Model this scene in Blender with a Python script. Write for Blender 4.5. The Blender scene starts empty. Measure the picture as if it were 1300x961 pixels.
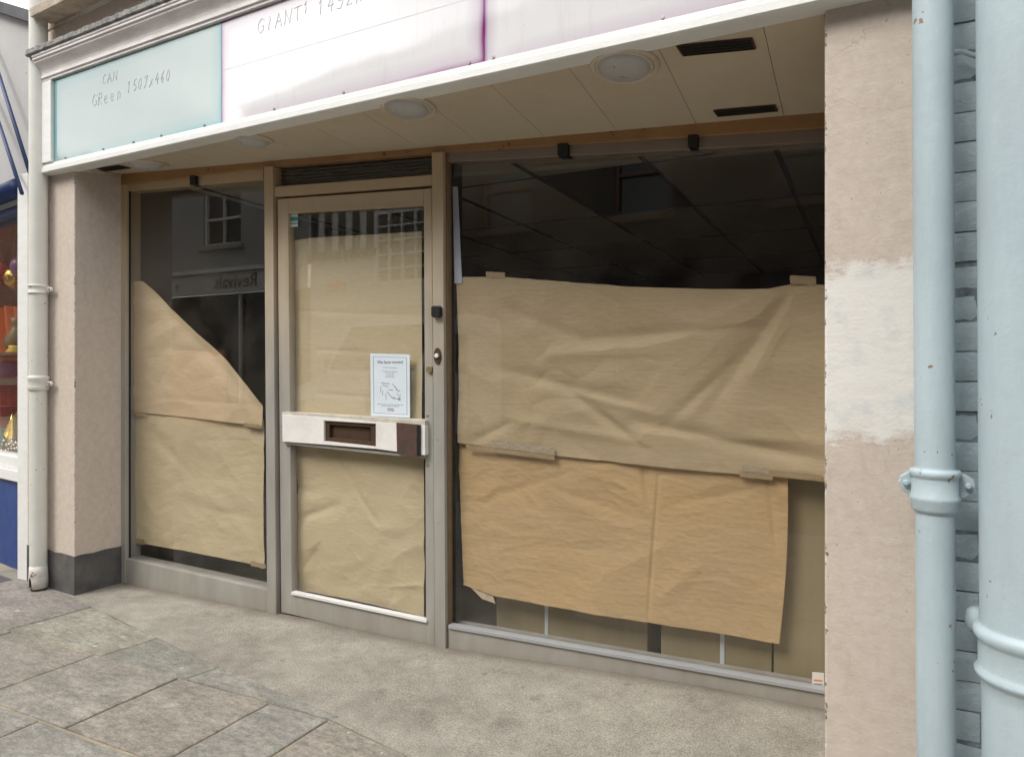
import bpy, math, random
from mathutils import Vector, noise
random.seed(7)
S = bpy.context.scene
COL = S.collection

# ------------------------------------------------------------------ survey of the place
F = 905.0                      # focal length in photo pixels
H0 = 474.0                     # horizon row
CH = 1.22                      # camera height
TH = math.atan(453 / 905.0)
SN, CS = math.sin(TH), math.cos(TH)
def ray(u, v):
    r = (u - 650) / F
    return Vector((-SN + CS * r, CS + SN * r, (H0 - v) / F))
def atY(u, v, Y):
    d = ray(u, v); t = Y / d.y
    return Vector((d.x * t, Y, CH + d.z * t))
K = 0.084                      # the street front runs slightly askew to the recessed windows
def atC(u, v, c):              # on the street front, Y + K X = c
    d = ray(u, v); t = c / (d.y + K * d.x)
    return Vector((d.x * t, d.y * t, CH + d.z * t))
def atZ(u, v, z=0.0):
    d = ray(u, v); t = (z - CH) / d.z
    return Vector((d.x * t, d.y * t, z))
def fY(X, c): return c - K * X
WY = 2.70                      # front of the window frames
GY = 2.735                     # glass

# ------------------------------------------------------------------ materials
MATS = {}
def new_mat(name):
    m = bpy.data.materials.new(name); m.use_nodes = True
    nt = m.node_tree; nt.nodes.clear()
    out = nt.nodes.new('ShaderNodeOutputMaterial')
    return m, nt, out
def N(nt, t, **kw):
    n = nt.nodes.new(t)
    for k, v in kw.items():
        if k in n.inputs.keys(): n.inputs[k].default_value = v
        else: setattr(n, k, v)
    return n
def rgba(c): return (c[0], c[1], c[2], 1)
def coords(nt, scale=(1, 1, 1), which='Object'):
    tc = nt.nodes.new('ShaderNodeTexCoord'); mp = nt.nodes.new('ShaderNodeMapping')
    mp.inputs['Scale'].default_value = scale
    nt.links.new(tc.outputs[which], mp.inputs['Vector'])
    return mp.outputs['Vector']
def noise_n(nt, vec, scale, detail=6, rough=0.6):
    n = nt.nodes.new('ShaderNodeTexNoise')
    n.inputs['Scale'].default_value = scale; n.inputs['Detail'].default_value = detail
    n.inputs['Roughness'].default_value = rough
    nt.links.new(vec, n.inputs['Vector']); return n.outputs['Fac']
def ramp(nt, fac, stops):
    r = nt.nodes.new('ShaderNodeValToRGB'); e = r.color_ramp.elements
    while len(e) < len(stops): e.new(0.5)
    for i, (p, c) in enumerate(stops):
        e[i].position = p; e[i].color = rgba(c) if not isinstance(c, float) else (c, c, c, 1)
    nt.links.new(fac, r.inputs['Fac']); return r.outputs['Color']
def mix(nt, fac, a, b, mode='MIX'):
    m = nt.nodes.new('ShaderNodeMix'); m.data_type = 'RGBA'; m.blend_type = mode
    for sock, val in ((0, fac), (6, a), (7, b)):
        if hasattr(val, 'is_linked') or isinstance(val, bpy.types.NodeSocket): nt.links.new(val, m.inputs[sock])
        elif isinstance(val, (int, float)): m.inputs[sock].default_value = val
        else: m.inputs[sock].default_value = rgba(val)
    return m.outputs[2]
def bump(nt, h, strength, dist=0.01, normal=None):
    b = nt.nodes.new('ShaderNodeBump'); b.inputs['Strength'].default_value = strength
    b.inputs['Distance'].default_value = dist
    nt.links.new(h, b.inputs['Height'])
    if normal is not None: nt.links.new(normal, b.inputs['Normal'])
    return b.outputs['Normal']
def princ(nt, out, col, rough=0.6, metal=0.0, normal=None, spec=0.5):
    p = nt.nodes.new('ShaderNodeBsdfPrincipled')
    if isinstance(col, bpy.types.NodeSocket): nt.links.new(col, p.inputs['Base Color'])
    else: p.inputs['Base Color'].default_value = rgba(col)
    if isinstance(rough, bpy.types.NodeSocket): nt.links.new(rough, p.inputs['Roughness'])
    else: p.inputs['Roughness'].default_value = rough
    p.inputs['Metallic'].default_value = metal
    p.inputs['Specular IOR Level'].default_value = spec
    if normal is not None: nt.links.new(normal, p.inputs['Normal'])
    nt.links.new(p.outputs[0], out.inputs['Surface']); return p
def worn(name, base, dirt, rough=0.6, metal=0.0, scale=6.0, amount=0.5, speck=None, speck_thr=0.7,
         bscale=60, bstr=0.15, stretch=(1, 1, 1), spec=0.5, chips=None, chip_thr=0.72, chip_scale=9):
    """painted or plain surface with blotchy dirt, specks and a fine relief"""
    m, nt, out = new_mat(name)
    vec = coords(nt, stretch, 'Object'); raw = coords(nt)
    n1 = noise_n(nt, vec, scale, 8, 0.65)
    f = ramp(nt, n1, [(0.35, 0.0), (0.75, float(amount))])
    col = mix(nt, f, base, dirt)
    n3 = noise_n(nt, raw, scale * 0.25, 3, 0.5)
    col = mix(nt, 0.25, col, ramp(nt, n3, [(0.3, (0.35, 0.35, 0.35)), (0.7, (0.65, 0.65, 0.65))]), 'OVERLAY')
    if speck:
        v = noise_n(nt, raw, 55, 3, 0.5)
        big = noise_n(nt, raw, 9, 3, 0.5)
        mul = nt.nodes.new('ShaderNodeMath'); mul.operation = 'MULTIPLY'
        nt.links.new(v, mul.inputs[0]); nt.links.new(big, mul.inputs[1])
        f2 = ramp(nt, mul.outputs[0], [(speck_thr * 0.55, 0.0), (speck_thr * 0.55 + 0.015, 0.85)])
        col = mix(nt, f2, col, speck)
    h = noise_n(nt, raw, bscale, 8, 0.7)
    nrm = bump(nt, h, bstr, 0.01)
    if chips:
        c1 = noise_n(nt, raw, chip_scale, 9, 0.7)
        f3 = ramp(nt, c1, [(chip_thr, 0.0), (chip_thr + 0.01, 1.0)])
        col = mix(nt, f3, col, chips)
        nrm = bump(nt, f3, 0.4, -0.002, nrm)
    rg = ramp(nt, n1, [(0.3, float(rough)), (0.8, min(1.0, rough + 0.2))])
    princ(nt, out, col, rg, metal, nrm, spec)
    return m
def plain(name, c, rough=0.5, metal=0.0, spec=0.5):
    m, nt, out = new_mat(name)
    v = coords(nt); n = noise_n(nt, v, 14, 5, 0.6)
    col = mix(nt, ramp(nt, n, [(0.3, 0.0), (0.8, 0.35)]), c, tuple(x * 0.75 for x in c))
    princ(nt, out, col, rough, metal, bump(nt, noise_n(nt, v, 120, 3), 0.06), spec)
    return m

# the anodised frames: brown towards the top, grey lower down
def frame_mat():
    m, nt, out = new_mat('two_tone_aluminium')
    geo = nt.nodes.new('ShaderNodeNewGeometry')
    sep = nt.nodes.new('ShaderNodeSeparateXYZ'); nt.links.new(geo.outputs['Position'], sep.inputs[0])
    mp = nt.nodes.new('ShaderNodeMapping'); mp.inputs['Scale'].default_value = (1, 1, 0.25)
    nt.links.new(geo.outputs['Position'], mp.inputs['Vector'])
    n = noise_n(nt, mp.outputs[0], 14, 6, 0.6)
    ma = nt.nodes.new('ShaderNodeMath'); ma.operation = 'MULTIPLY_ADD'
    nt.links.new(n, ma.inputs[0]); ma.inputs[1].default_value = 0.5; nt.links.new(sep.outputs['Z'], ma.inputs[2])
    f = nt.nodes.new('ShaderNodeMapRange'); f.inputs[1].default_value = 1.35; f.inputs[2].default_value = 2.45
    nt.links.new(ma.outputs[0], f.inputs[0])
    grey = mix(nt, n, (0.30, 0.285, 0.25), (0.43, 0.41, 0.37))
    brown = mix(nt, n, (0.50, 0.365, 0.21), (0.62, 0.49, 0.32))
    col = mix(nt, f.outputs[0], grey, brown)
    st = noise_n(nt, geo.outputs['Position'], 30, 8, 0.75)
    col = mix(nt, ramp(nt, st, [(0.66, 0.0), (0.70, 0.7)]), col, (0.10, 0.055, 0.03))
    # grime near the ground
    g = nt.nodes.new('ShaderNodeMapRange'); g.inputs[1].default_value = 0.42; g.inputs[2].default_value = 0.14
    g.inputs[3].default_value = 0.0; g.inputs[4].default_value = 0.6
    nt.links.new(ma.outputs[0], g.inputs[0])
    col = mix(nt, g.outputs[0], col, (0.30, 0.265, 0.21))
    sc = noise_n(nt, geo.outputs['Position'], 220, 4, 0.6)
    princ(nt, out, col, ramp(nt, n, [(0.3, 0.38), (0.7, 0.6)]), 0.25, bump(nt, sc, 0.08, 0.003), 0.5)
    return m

def glass_mat(name='window_glass', tint=(0.975, 0.975, 0.97), ior=1.52, boost=1.0):
    m, nt, out = new_mat(name)
    # Schlick reflectance, the same from either side of the sheet
    gq = nt.nodes.new('ShaderNodeNewGeometry')
    def math_(op, a, b=None):
        q = nt.nodes.new('ShaderNodeMath'); q.operation = op
        for i_, x_ in enumerate((a, b)):
            if x_ is None: continue
            if isinstance(x_, (int, float)): q.inputs[i_].default_value = x_
            else: nt.links.new(x_, q.inputs[i_])
        return q.outputs[0]
    dt = nt.nodes.new('ShaderNodeVectorMath'); dt.operation = 'DOT_PRODUCT'
    nt.links.new(gq.outputs['Incoming'], dt.inputs[0]); nt.links.new(gq.outputs['Normal'], dt.inputs[1])
    cs_ = math_('ABSOLUTE', dt.outputs['Value'])
    pw = math_('POWER', math_('SUBTRACT', 1.0, cs_), 5.0)
    mu = nt.nodes.new('ShaderNodeMath'); mu.operation = 'MULTIPLY_ADD'; mu.use_clamp = True
    nt.links.new(pw, mu.inputs[0]); mu.inputs[1].default_value = 0.95; mu.inputs[2].default_value = 0.036 * boost
    tr = nt.nodes.new('ShaderNodeBsdfTransparent'); tr.inputs[0].default_value = rgba(tint)
    gl = nt.nodes.new('ShaderNodeBsdfGlossy'); gl.inputs['Roughness'].default_value = 0.004
    gl.inputs[0].default_value = (1, 1, 1, 1)
    v = coords(nt)
    w = noise_n(nt, v, 2.5, 2, 0.4)
    nt.links.new(bump(nt, w, 0.004, 0.01), gl.inputs['Normal'])
    mx = nt.nodes.new('ShaderNodeMixShader')
    nt.links.new(mu.outputs[0], mx.inputs[0]); nt.links.new(tr.outputs[0], mx.inputs[1]); nt.links.new(gl.outputs[0], mx.inputs[2])
    # a film of street dust, heavier low down and in smears
    geo = nt.nodes.new('ShaderNodeNewGeometry')
    d1 = noise_n(nt, geo.outputs['Position'], 3, 6, 0.65)
    d2 = noise_n(nt, geo.outputs['Position'], 160, 2, 0.5)
    f1 = ramp(nt, d1, [(0.4, 0.0), (0.8, 0.035)])
    f2 = ramp(nt, d2, [(0.735, 0.0), (0.75, 0.30)])
    sep = nt.nodes.new('ShaderNodeSeparateXYZ'); nt.links.new(geo.outputs['Position'], sep.inputs[0])
    lo = nt.nodes.new('ShaderNodeMapRange'); lo.inputs[1].default_value = 0.55; lo.inputs[2].default_value = 0.1
    nt.links.new(sep.outputs['Z'], lo.inputs[0])
    f2b = mix(nt, lo.outputs[0], (0, 0, 0), f2)
    dd = mix(nt, 1.0, f1, f2b, 'ADD')
    dif = nt.nodes.new('ShaderNodeBsdfDiffuse'); dif.inputs[0].default_value = (0.55, 0.52, 0.45, 1)
    m2 = nt.nodes.new('ShaderNodeMixShader')
    nt.links.new(dd, m2.inputs[0]); nt.links.new(mx.outputs[0], m2.inputs[1]); nt.links.new(dif.outputs[0], m2.inputs[2])
    nt.links.new(m2.outputs[0], out.inputs['Surface'])
    return m

def kraft(name, a, b):
    m, nt, out = new_mat(name)
    v = coords(nt, (1, 1, 1)); vs = coords(nt, (1.0, 1, 5.0))
    n = noise_n(nt, v, 2.2, 4, 0.5)
    fib = noise_n(nt, vs, 40, 6, 0.7)
    col = mix(nt, n, a, b)
    col = mix(nt, 0.3, col, ramp(nt, fib, [(0.3, (0.38, 0.38, 0.38)), (0.7, (0.62, 0.62, 0.62))]), 'OVERLAY')
    nn = bump(nt, noise_n(nt, vs, 16, 5, 0.55), 0.16, 0.012)
    nn = bump(nt, fib, 0.10, 0.004, nn)
    p_ = princ(nt, out, col, 0.62, 0, nn, 0.35)
    tl_ = nt.nodes.new('ShaderNodeBsdfTranslucent'); nt.links.new(col, tl_.inputs[0]); nt.links.new(nn, tl_.inputs[1])
    mx_ = nt.nodes.new('ShaderNodeMixShader'); mx_.inputs[0].default_value = 0.14
    nt.links.new(p_.outputs[0], mx_.inputs[1]); nt.links.new(tl_.outputs[0], mx_.inputs[2]); nt.links.new(mx_.outputs[0], out.inputs['Surface'])
    return m

def render_mat(name='painted_render', patch=None, edges=()):
    """painted render; patch = (z0, z1, xmax) brushed over in off-white; edges = corner X positions with chipped paint"""
    m, nt, out = new_mat(name)
    geo = nt.nodes.new('ShaderNodeNewGeometry'); P = geo.outputs['Position']
    sep = nt.nodes.new('ShaderNodeSeparateXYZ'); nt.links.new(P, sep.inputs[0])
    def M_(op, a, b=None, c=None):
        q = nt.nodes.new('ShaderNodeMath'); q.operation = op
        for i_, x_ in enumerate((a, b, c)):
            if x_ is None: continue
            if isinstance(x_, (int, float)): q.inputs[i_].default_value = x_
            else: nt.links.new(x_, q.inputs[i_])
        return q.outputs[0]
    n = noise_n(nt, P, 3.2, 8, 0.6)
    col = mix(nt, n, (0.60, 0.52, 0.445), (0.53, 0.45, 0.38))
    n2 = noise_n(nt, P, 30, 5, 0.65)
    col = mix(nt, 0.35, col, ramp(nt, n2, [(0.3, (0.36, 0.36, 0.36)), (0.7, (0.62, 0.62, 0.62))]), 'OVERLAY')
    sp = noise_n(nt, P, 60, 3, 0.55)
    col = mix(nt, ramp(nt, sp, [(0.70, 0.0), (0.72, 0.55)]), col, (0.27, 0.22, 0.18))
    mp = nt.nodes.new('ShaderNodeMapping'); mp.inputs['Scale'].default_value = (1, 1, 0.22); nt.links.new(P, mp.inputs[0])
    dn = noise_n(nt, mp.outputs[0], 16, 8, 0.72)
    col = mix(nt, ramp(nt, dn, [(0.55, 0.0), (0.85, 0.5)]), col, (0.34, 0.28, 0.23))
    # hairline cracks
    vo = nt.nodes.new('ShaderNodeTexVoronoi'); vo.feature = 'DISTANCE_TO_EDGE'; vo.inputs['Scale'].default_value = 2.6
    wn = nt.nodes.new('ShaderNodeTexNoise'); wn.inputs['Scale'].default_value = 9; wn.inputs['Detail'].default_value = 6; nt.links.new(P, wn.inputs['Vector'])
    va = nt.nodes.new('ShaderNodeVectorMath'); va.operation = 'MULTIPLY_ADD'; nt.links.new(wn.outputs['Color'], va.inputs[0]); va.inputs[1].default_value = (.22, .22, .22); nt.links.new(P, va.inputs[2])
    nt.links.new(va.outputs[0], vo.inputs['Vector'])
    crk = ramp(nt, vo.outputs['Distance'], [(0.0, 1.0), (0.0035, 0.0)])
    crm = mix(nt, ramp(nt, noise_n(nt, P, 2.1, 2, 0.5), [(0.56, 0.0), (0.66, 0.4)]), (0, 0, 0), crk)
    col = mix(nt, crm, col, (0.24, 0.19, 0.15))
    hgt = noise_n(nt, P, 16, 8, 0.65)
    nn = bump(nt, hgt, 0.12, 0.02)
    nn = bump(nt, noise_n(nt, P, 110, 5, 0.7), 0.20, 0.006, nn)
    if patch:
        z0, z1, xm = patch
        mp2 = nt.nodes.new('ShaderNodeMapping'); mp2.inputs['Scale'].default_value = (.45, .45, 2.2); nt.links.new(P, mp2.inputs[0])
        br = noise_n(nt, mp2.outputs[0], 30, 8, 0.7); lo = noise_n(nt, P, 13, 5, 0.6)
        d1 = M_('SUBTRACT', sep.outputs['Z'], z0); d2 = M_('SUBTRACT', z1, sep.outputs['Z']); d3 = M_('SUBTRACT', xm, sep.outputs['X'])
        d3 = M_('MULTIPLY', d3, 1.6)
        mn = M_('MINIMUM', M_('MINIMUM', d1, d2), d3)
        f = M_('ADD', mn, M_('ADD', M_('MULTIPLY', M_('SUBTRACT', lo, .5), .17), M_('MULTIPLY', M_('SUBTRACT', br, .5), .045)))
        fm = ramp(nt, f, [(0.0, 0.0), (0.010, 0.45), (0.03, 0.88), (0.07, 1.0)])
        wcol = mix(nt, ramp(nt, noise_n(nt, P, 11, 5, 0.6), [(0.53, 0.0), (0.68, 0.6)]), (0.74, 0.72, 0.67), (0.53, 0.57, 0.58))
        wcol = mix(nt, ramp(nt, br, [(0.3, 0.35), (0.55, 0.0)]), wcol, (0.64, 0.59, 0.52))
        col = mix(nt, fm, col, wcol)
        nn = bump(nt, fm, 0.35, 0.003, nn); nn = bump(nt, br, 0.14, 0.006, nn)
    for X in edges:
        dx = M_('MAXIMUM', M_('ABSOLUTE', M_('SUBTRACT', sep.outputs['X'], X)), M_('ABSOLUTE', M_('SUBTRACT', sep.outputs['Y'], fY(X, 2.10))))
        cn_ = noise_n(nt, P, 26, 6, 0.7)
        lim = M_('MULTIPLY', M_('SUBTRACT', cn_, .47), .05)
        chip = M_('GREATER_THAN', lim, dx)
        cc = mix(nt, ramp(nt, noise_n(nt, P, 60, 3), [(0.45, 0.0), (0.52, 1.0)]), (0.66, 0.64, 0.58), (0.20, 0.17, 0.14))
        col = mix(nt, chip, col, cc); nn = bump(nt, chip, 0.5, -0.002, nn)
    princ(nt, out, col, 0.75, 0, nn, 0.3)
    return m

def concrete_mat():
    m, nt, out = new_mat('pavement_concrete')
    geo = nt.nodes.new('ShaderNodeNewGeometry'); P = geo.outputs['Position']
    a = noise_n(nt, P, 2.6, 8, 0.7)
    col = ramp(nt, a, [(0.25, (0.17, 0.155, 0.13)), (0.5, (0.28, 0.26, 0.22)), (0.75, (0.37, 0.35, 0.30))])
    b = noise_n(nt, P, 110, 5, 0.7)
    col = mix(nt, 0.7, col, ramp(nt, noise_n(nt, P, 170, 4, .7), [(0.3, (0.18, 0.18, 0.18)), (0.7, (0.82, 0.82, 0.82))]), 'OVERLAY')
    b4 = noise_n(nt, P, 12, 8, 0.75)
    col = mix(nt, 0.3, col, ramp(nt, b4, [(0.3, (0.2, 0.2, 0.2)), (0.7, (0.8, 0.8, 0.8))]), 'OVERLAY')
    vg = nt.nodes.new('ShaderNodeTexVoronoi'); vg.inputs['Scale'].default_value = 3.1; nt.links.new(P, vg.inputs['Vector'])
    col = mix(nt, ramp(nt, vg.outputs['Distance'], [(0.035, 0.6), (0.05, 0.0)]), col, (0.11, 0.10, 0.09))
    vo = nt.nodes.new('ShaderNodeTexVoronoi'); vo.inputs['Scale'].default_value = 95; nt.links.new(P, vo.inputs['Vector'])
    ag = ramp(nt, vo.outputs['Distance'], [(0.12, 0.75), (0.3, 0.0)])
    ms = noise_n(nt, P, 25, 3, 0.6)
    agm = mix(nt, ramp(nt, ms, [(0.5, 0.0), (0.6, 0.8)]), (0, 0, 0), ag)
    col = mix(nt, mix(nt, .5, (0, 0, 0), agm), col, (0.50, 0.46, 0.38))
    c = noise_n(nt, P, 6, 6, 0.7)
    col = mix(nt, ramp(nt, c, [(0.62, 0.0), (0.70, 0.55)]), col, (0.12, 0.105, 0.085))
    # dirt gathered along the foot of the shopfront
    sep = nt.nodes.new('ShaderNodeSeparateXYZ'); nt.links.new(P, sep.inputs[0])
    ad = nt.nodes.new('ShaderNodeMath'); ad.operation = 'MULTIPLY_ADD'
    nt.links.new(c, ad.inputs[0]); ad.inputs[1].default_value = 0.16; nt.links.new(sep.outputs['Y'], ad.inputs[2])
    mr = nt.nodes.new('ShaderNodeMapRange'); mr.inputs[1].default_value = 2.70; mr.inputs[2].default_value = 2.80; mr.inputs[4].default_value = 0.8
    nt.links.new(ad.outputs[0], mr.inputs[0])
    col = mix(nt, mr.outputs[0], col, (0.13, 0.10, 0.075))
    nn = bump(nt, b, 0.5, 0.006)
    nn = bump(nt, a, 0.25, 0.05, nn)
    princ(nt, out, col, 0.9, 0, nn, 0.2)
    return m

def flag_mat():
    m, nt, out = new_mat('york_stone')
    at = nt.nodes.new('ShaderNodeAttribute'); at.attribute_name = 'tint'
    geo = nt.nodes.new('ShaderNodeNewGeometry'); P = geo.outputs['Position']
    mp = nt.nodes.new('ShaderNodeMapping'); mp.inputs['Scale'].default_value = (1, 2.2, 1); mp.inputs['Rotation'].default_value = (0, 0, 0.5)
    nt.links.new(P, mp.inputs[0])
    a = noise_n(nt, mp.outputs[0], 5, 9, 0.7)
    col = mix(nt, 0.7, at.outputs['Color'], ramp(nt, a, [(0.25, (0.25, 0.25, 0.25)), (0.75, (0.75, 0.75, 0.75))]), 'OVERLAY')
    b = noise_n(nt, P, 120, 5, 0.7)
    col = mix(nt, 0.5, col, ramp(nt, b, [(0.3, (0.2, 0.2, 0.2)), (0.7, (0.8, 0.8, 0.8))]), 'OVERLAY')
    col = mix(nt, 0.6, col, ramp(nt, noise_n(nt, mp.outputs[0], 22, 8, .75), [(0.3, (0.2, 0.2, 0.2)), (0.7, (0.8, 0.8, 0.8))]), 'OVERLAY')
    s = noise_n(nt, P, 17, 2, 0.4)
    col = mix(nt, ramp(nt, s, [(0.745, 0.0), (0.76, 0.6)]), col, (0.55, 0.54, 0.50))
    vc = nt.nodes.new('ShaderNodeTexVoronoi'); vc.inputs['Scale'].default_value = 5; nt.links.new(P, vc.inputs['Vector'])
    col = mix(nt, ramp(nt, vc.outputs['Distance'], [(0.045, 0.55), (0.06, 0.0)]), col, (0.10, 0.095, 0.09))
    mo = noise_n(nt, P, 2.3, 7, 0.7)
    col = mix(nt, ramp(nt, mo, [(0.52, 0.0), (0.72, 0.6)]), col, (0.135, 0.125, 0.10))
    st = ramp(nt, a, [(0.3, 0.0), (0.36, 0.35), (0.42, 0.4), (0.55, 0.8), (0.58, 0.85), (0.8, 1.0)])
    nn = bump(nt, st, 0.55, 0.008)
    nn = bump(nt, b, 0.3, 0.003, nn)
    princ(nt, out, col, 0.8, 0, nn, 0.3)
    return m

def panel_mat(name, core, edge, x0, x1, z0, z1):
    """translucent acrylic whose dyed margin shows as a soft coloured border (printed on the sheet itself)"""
    m, nt, out = new_mat(name)
    tc = nt.nodes.new('ShaderNodeTexCoord'); sep = nt.nodes.new('ShaderNodeSeparateXYZ')
    nt.links.new(tc.outputs['Generated'], sep.inputs[0])
    def edge_d(sock, size):
        a = nt.nodes.new('ShaderNodeMath'); a.operation = 'SUBTRACT'; nt.links.new(sock, a.inputs[0]); a.inputs[1].default_value = 0.5
        b = nt.nodes.new('ShaderNodeMath'); b.operation = 'ABSOLUTE'; nt.links.new(a.outputs[0], b.inputs[0])
        c = nt.nodes.new('ShaderNodeMath'); c.operation = 'SUBTRACT'; c.inputs[0].default_value = 0.5; nt.links.new(b.outputs[0], c.inputs[1])
        d = nt.nodes.new('ShaderNodeMath'); d.operation = 'MULTIPLY'; nt.links.new(c.outputs[0], d.inputs[0]); d.inputs[1].default_value = size
        return d.outputs[0]
    dx = edge_d(sep.outputs['X'], x1 - x0); dz = edge_d(sep.outputs['Z'], z1 - z0)
    mn = nt.nodes.new('ShaderNodeMath'); mn.operation = 'SMOOTH_MIN'; mn.inputs[2].default_value = 0.03
    nt.links.new(dx, mn.inputs[0]); nt.links.new(dz, mn.inputs[1])
    v = coords(nt)
    w = noise_n(nt, v, 5, 4, 0.5)
    jit = nt.nodes.new('ShaderNodeMath'); jit.operation = 'MULTIPLY_ADD'; nt.links.new(w, jit.inputs[0]); jit.inputs[1].default_value = 0.02
    nt.links.new(mn.outputs[0], jit.inputs[2])
    f = ramp(nt, jit.outputs[0], [(0.012, 1.0), (0.020, 0.62), (0.034, 0.28), (0.09, 0.0)])
    c = mix(nt, ramp(nt, w, [(0.3, 0.0), (0.8, 0.25)]), core, tuple(x * 0.85 for x in core))
    col = mix(nt, f, c, edge)
    d = noise_n(nt, v, 90, 2, 0.5)
    col = mix(nt, ramp(nt, d, [(0.74, 0.0), (0.76, 0.5)]), col, (0.3, 0.3, 0.3))
    mp9 = nt.nodes.new('ShaderNodeMapping'); mp9.inputs['Scale'].default_value = (1, 1, .12); nt.links.new(v, mp9.inputs[0])
    run = noise_n(nt, mp9.outputs[0], 26, 7, 0.7)
    col = mix(nt, ramp(nt, run, [(0.55, 0.0), (0.85, 0.35)]), col, (0.42, 0.40, 0.38))
    princ(nt, out, col, 0.06, 0, bump(nt, noise_n(nt, v, 1.6, 3, 0.5), 0.10, 0.02), 1.0)
    return m

def brick_mat(name, c1, c2, mortar, scale=1.0, paint=False, axis='X', bh=0.075, bw=0.225):
    m, nt, out = new_mat(name)
    geo = nt.nodes.new('ShaderNodeNewGeometry'); P = geo.outputs['Position']
    sep = nt.nodes.new('ShaderNodeSeparateXYZ'); nt.links.new(P, sep.inputs[0])
    cb = nt.nodes.new('ShaderNodeCombineXYZ'); nt.links.new(sep.outputs[axis], cb.inputs[0]); nt.links.new(sep.outputs['Z'], cb.inputs[1])
    # wobble the courses a little
    wn = nt.nodes.new('ShaderNodeTexNoise'); wn.inputs['Scale'].default_value = 7; nt.links.new(P, wn.inputs['Vector'])
    vm = nt.nodes.new('ShaderNodeVectorMath'); vm.operation = 'MULTIPLY_ADD'
    nt.links.new(wn.outputs['Color'], vm.inputs[0]); vm.inputs[1].default_value = (0.012, 0.012, 0)
    nt.links.new(cb.outputs[0], vm.inputs[2])
    br = nt.nodes.new('ShaderNodeTexBrick'); nt.links.new(vm.outputs[0], br.inputs['Vector'])
    br.inputs['Scale'].default_value = 1.0
    br.inputs['Brick Width'].default_value = bw; br.inputs['Row Height'].default_value = bh
    br.inputs['Mortar Size'].default_value = 0.005; br.inputs['Mortar Smooth'].default_value = 0.5
    br.inputs['Color1'].default_value = rgba(c1); br.inputs['Color2'].default_value = rgba(c2); br.inputs['Mortar'].default_value = rgba(mortar)
    n = noise_n(nt, P, 14, 7, 0.7)
    col = mix(nt, 0.35, br.outputs['Color'], ramp(nt, n, [(0.3, (0.35, 0.35, 0.35)), (0.7, (0.65, 0.65, 0.65))]), 'OVERLAY')
    nn = bump(nt, br.outputs['Fac'], 0.9, -0.012)
    nn = bump(nt, n, 0.6, 0.02, nn)
    nn = bump(nt, noise_n(nt, P, 70, 5, 0.7), 0.3, 0.006, nn)
    princ(nt, out, col, 0.5 if paint else 0.85, 0, nn, 0.4)
    return m

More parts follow.
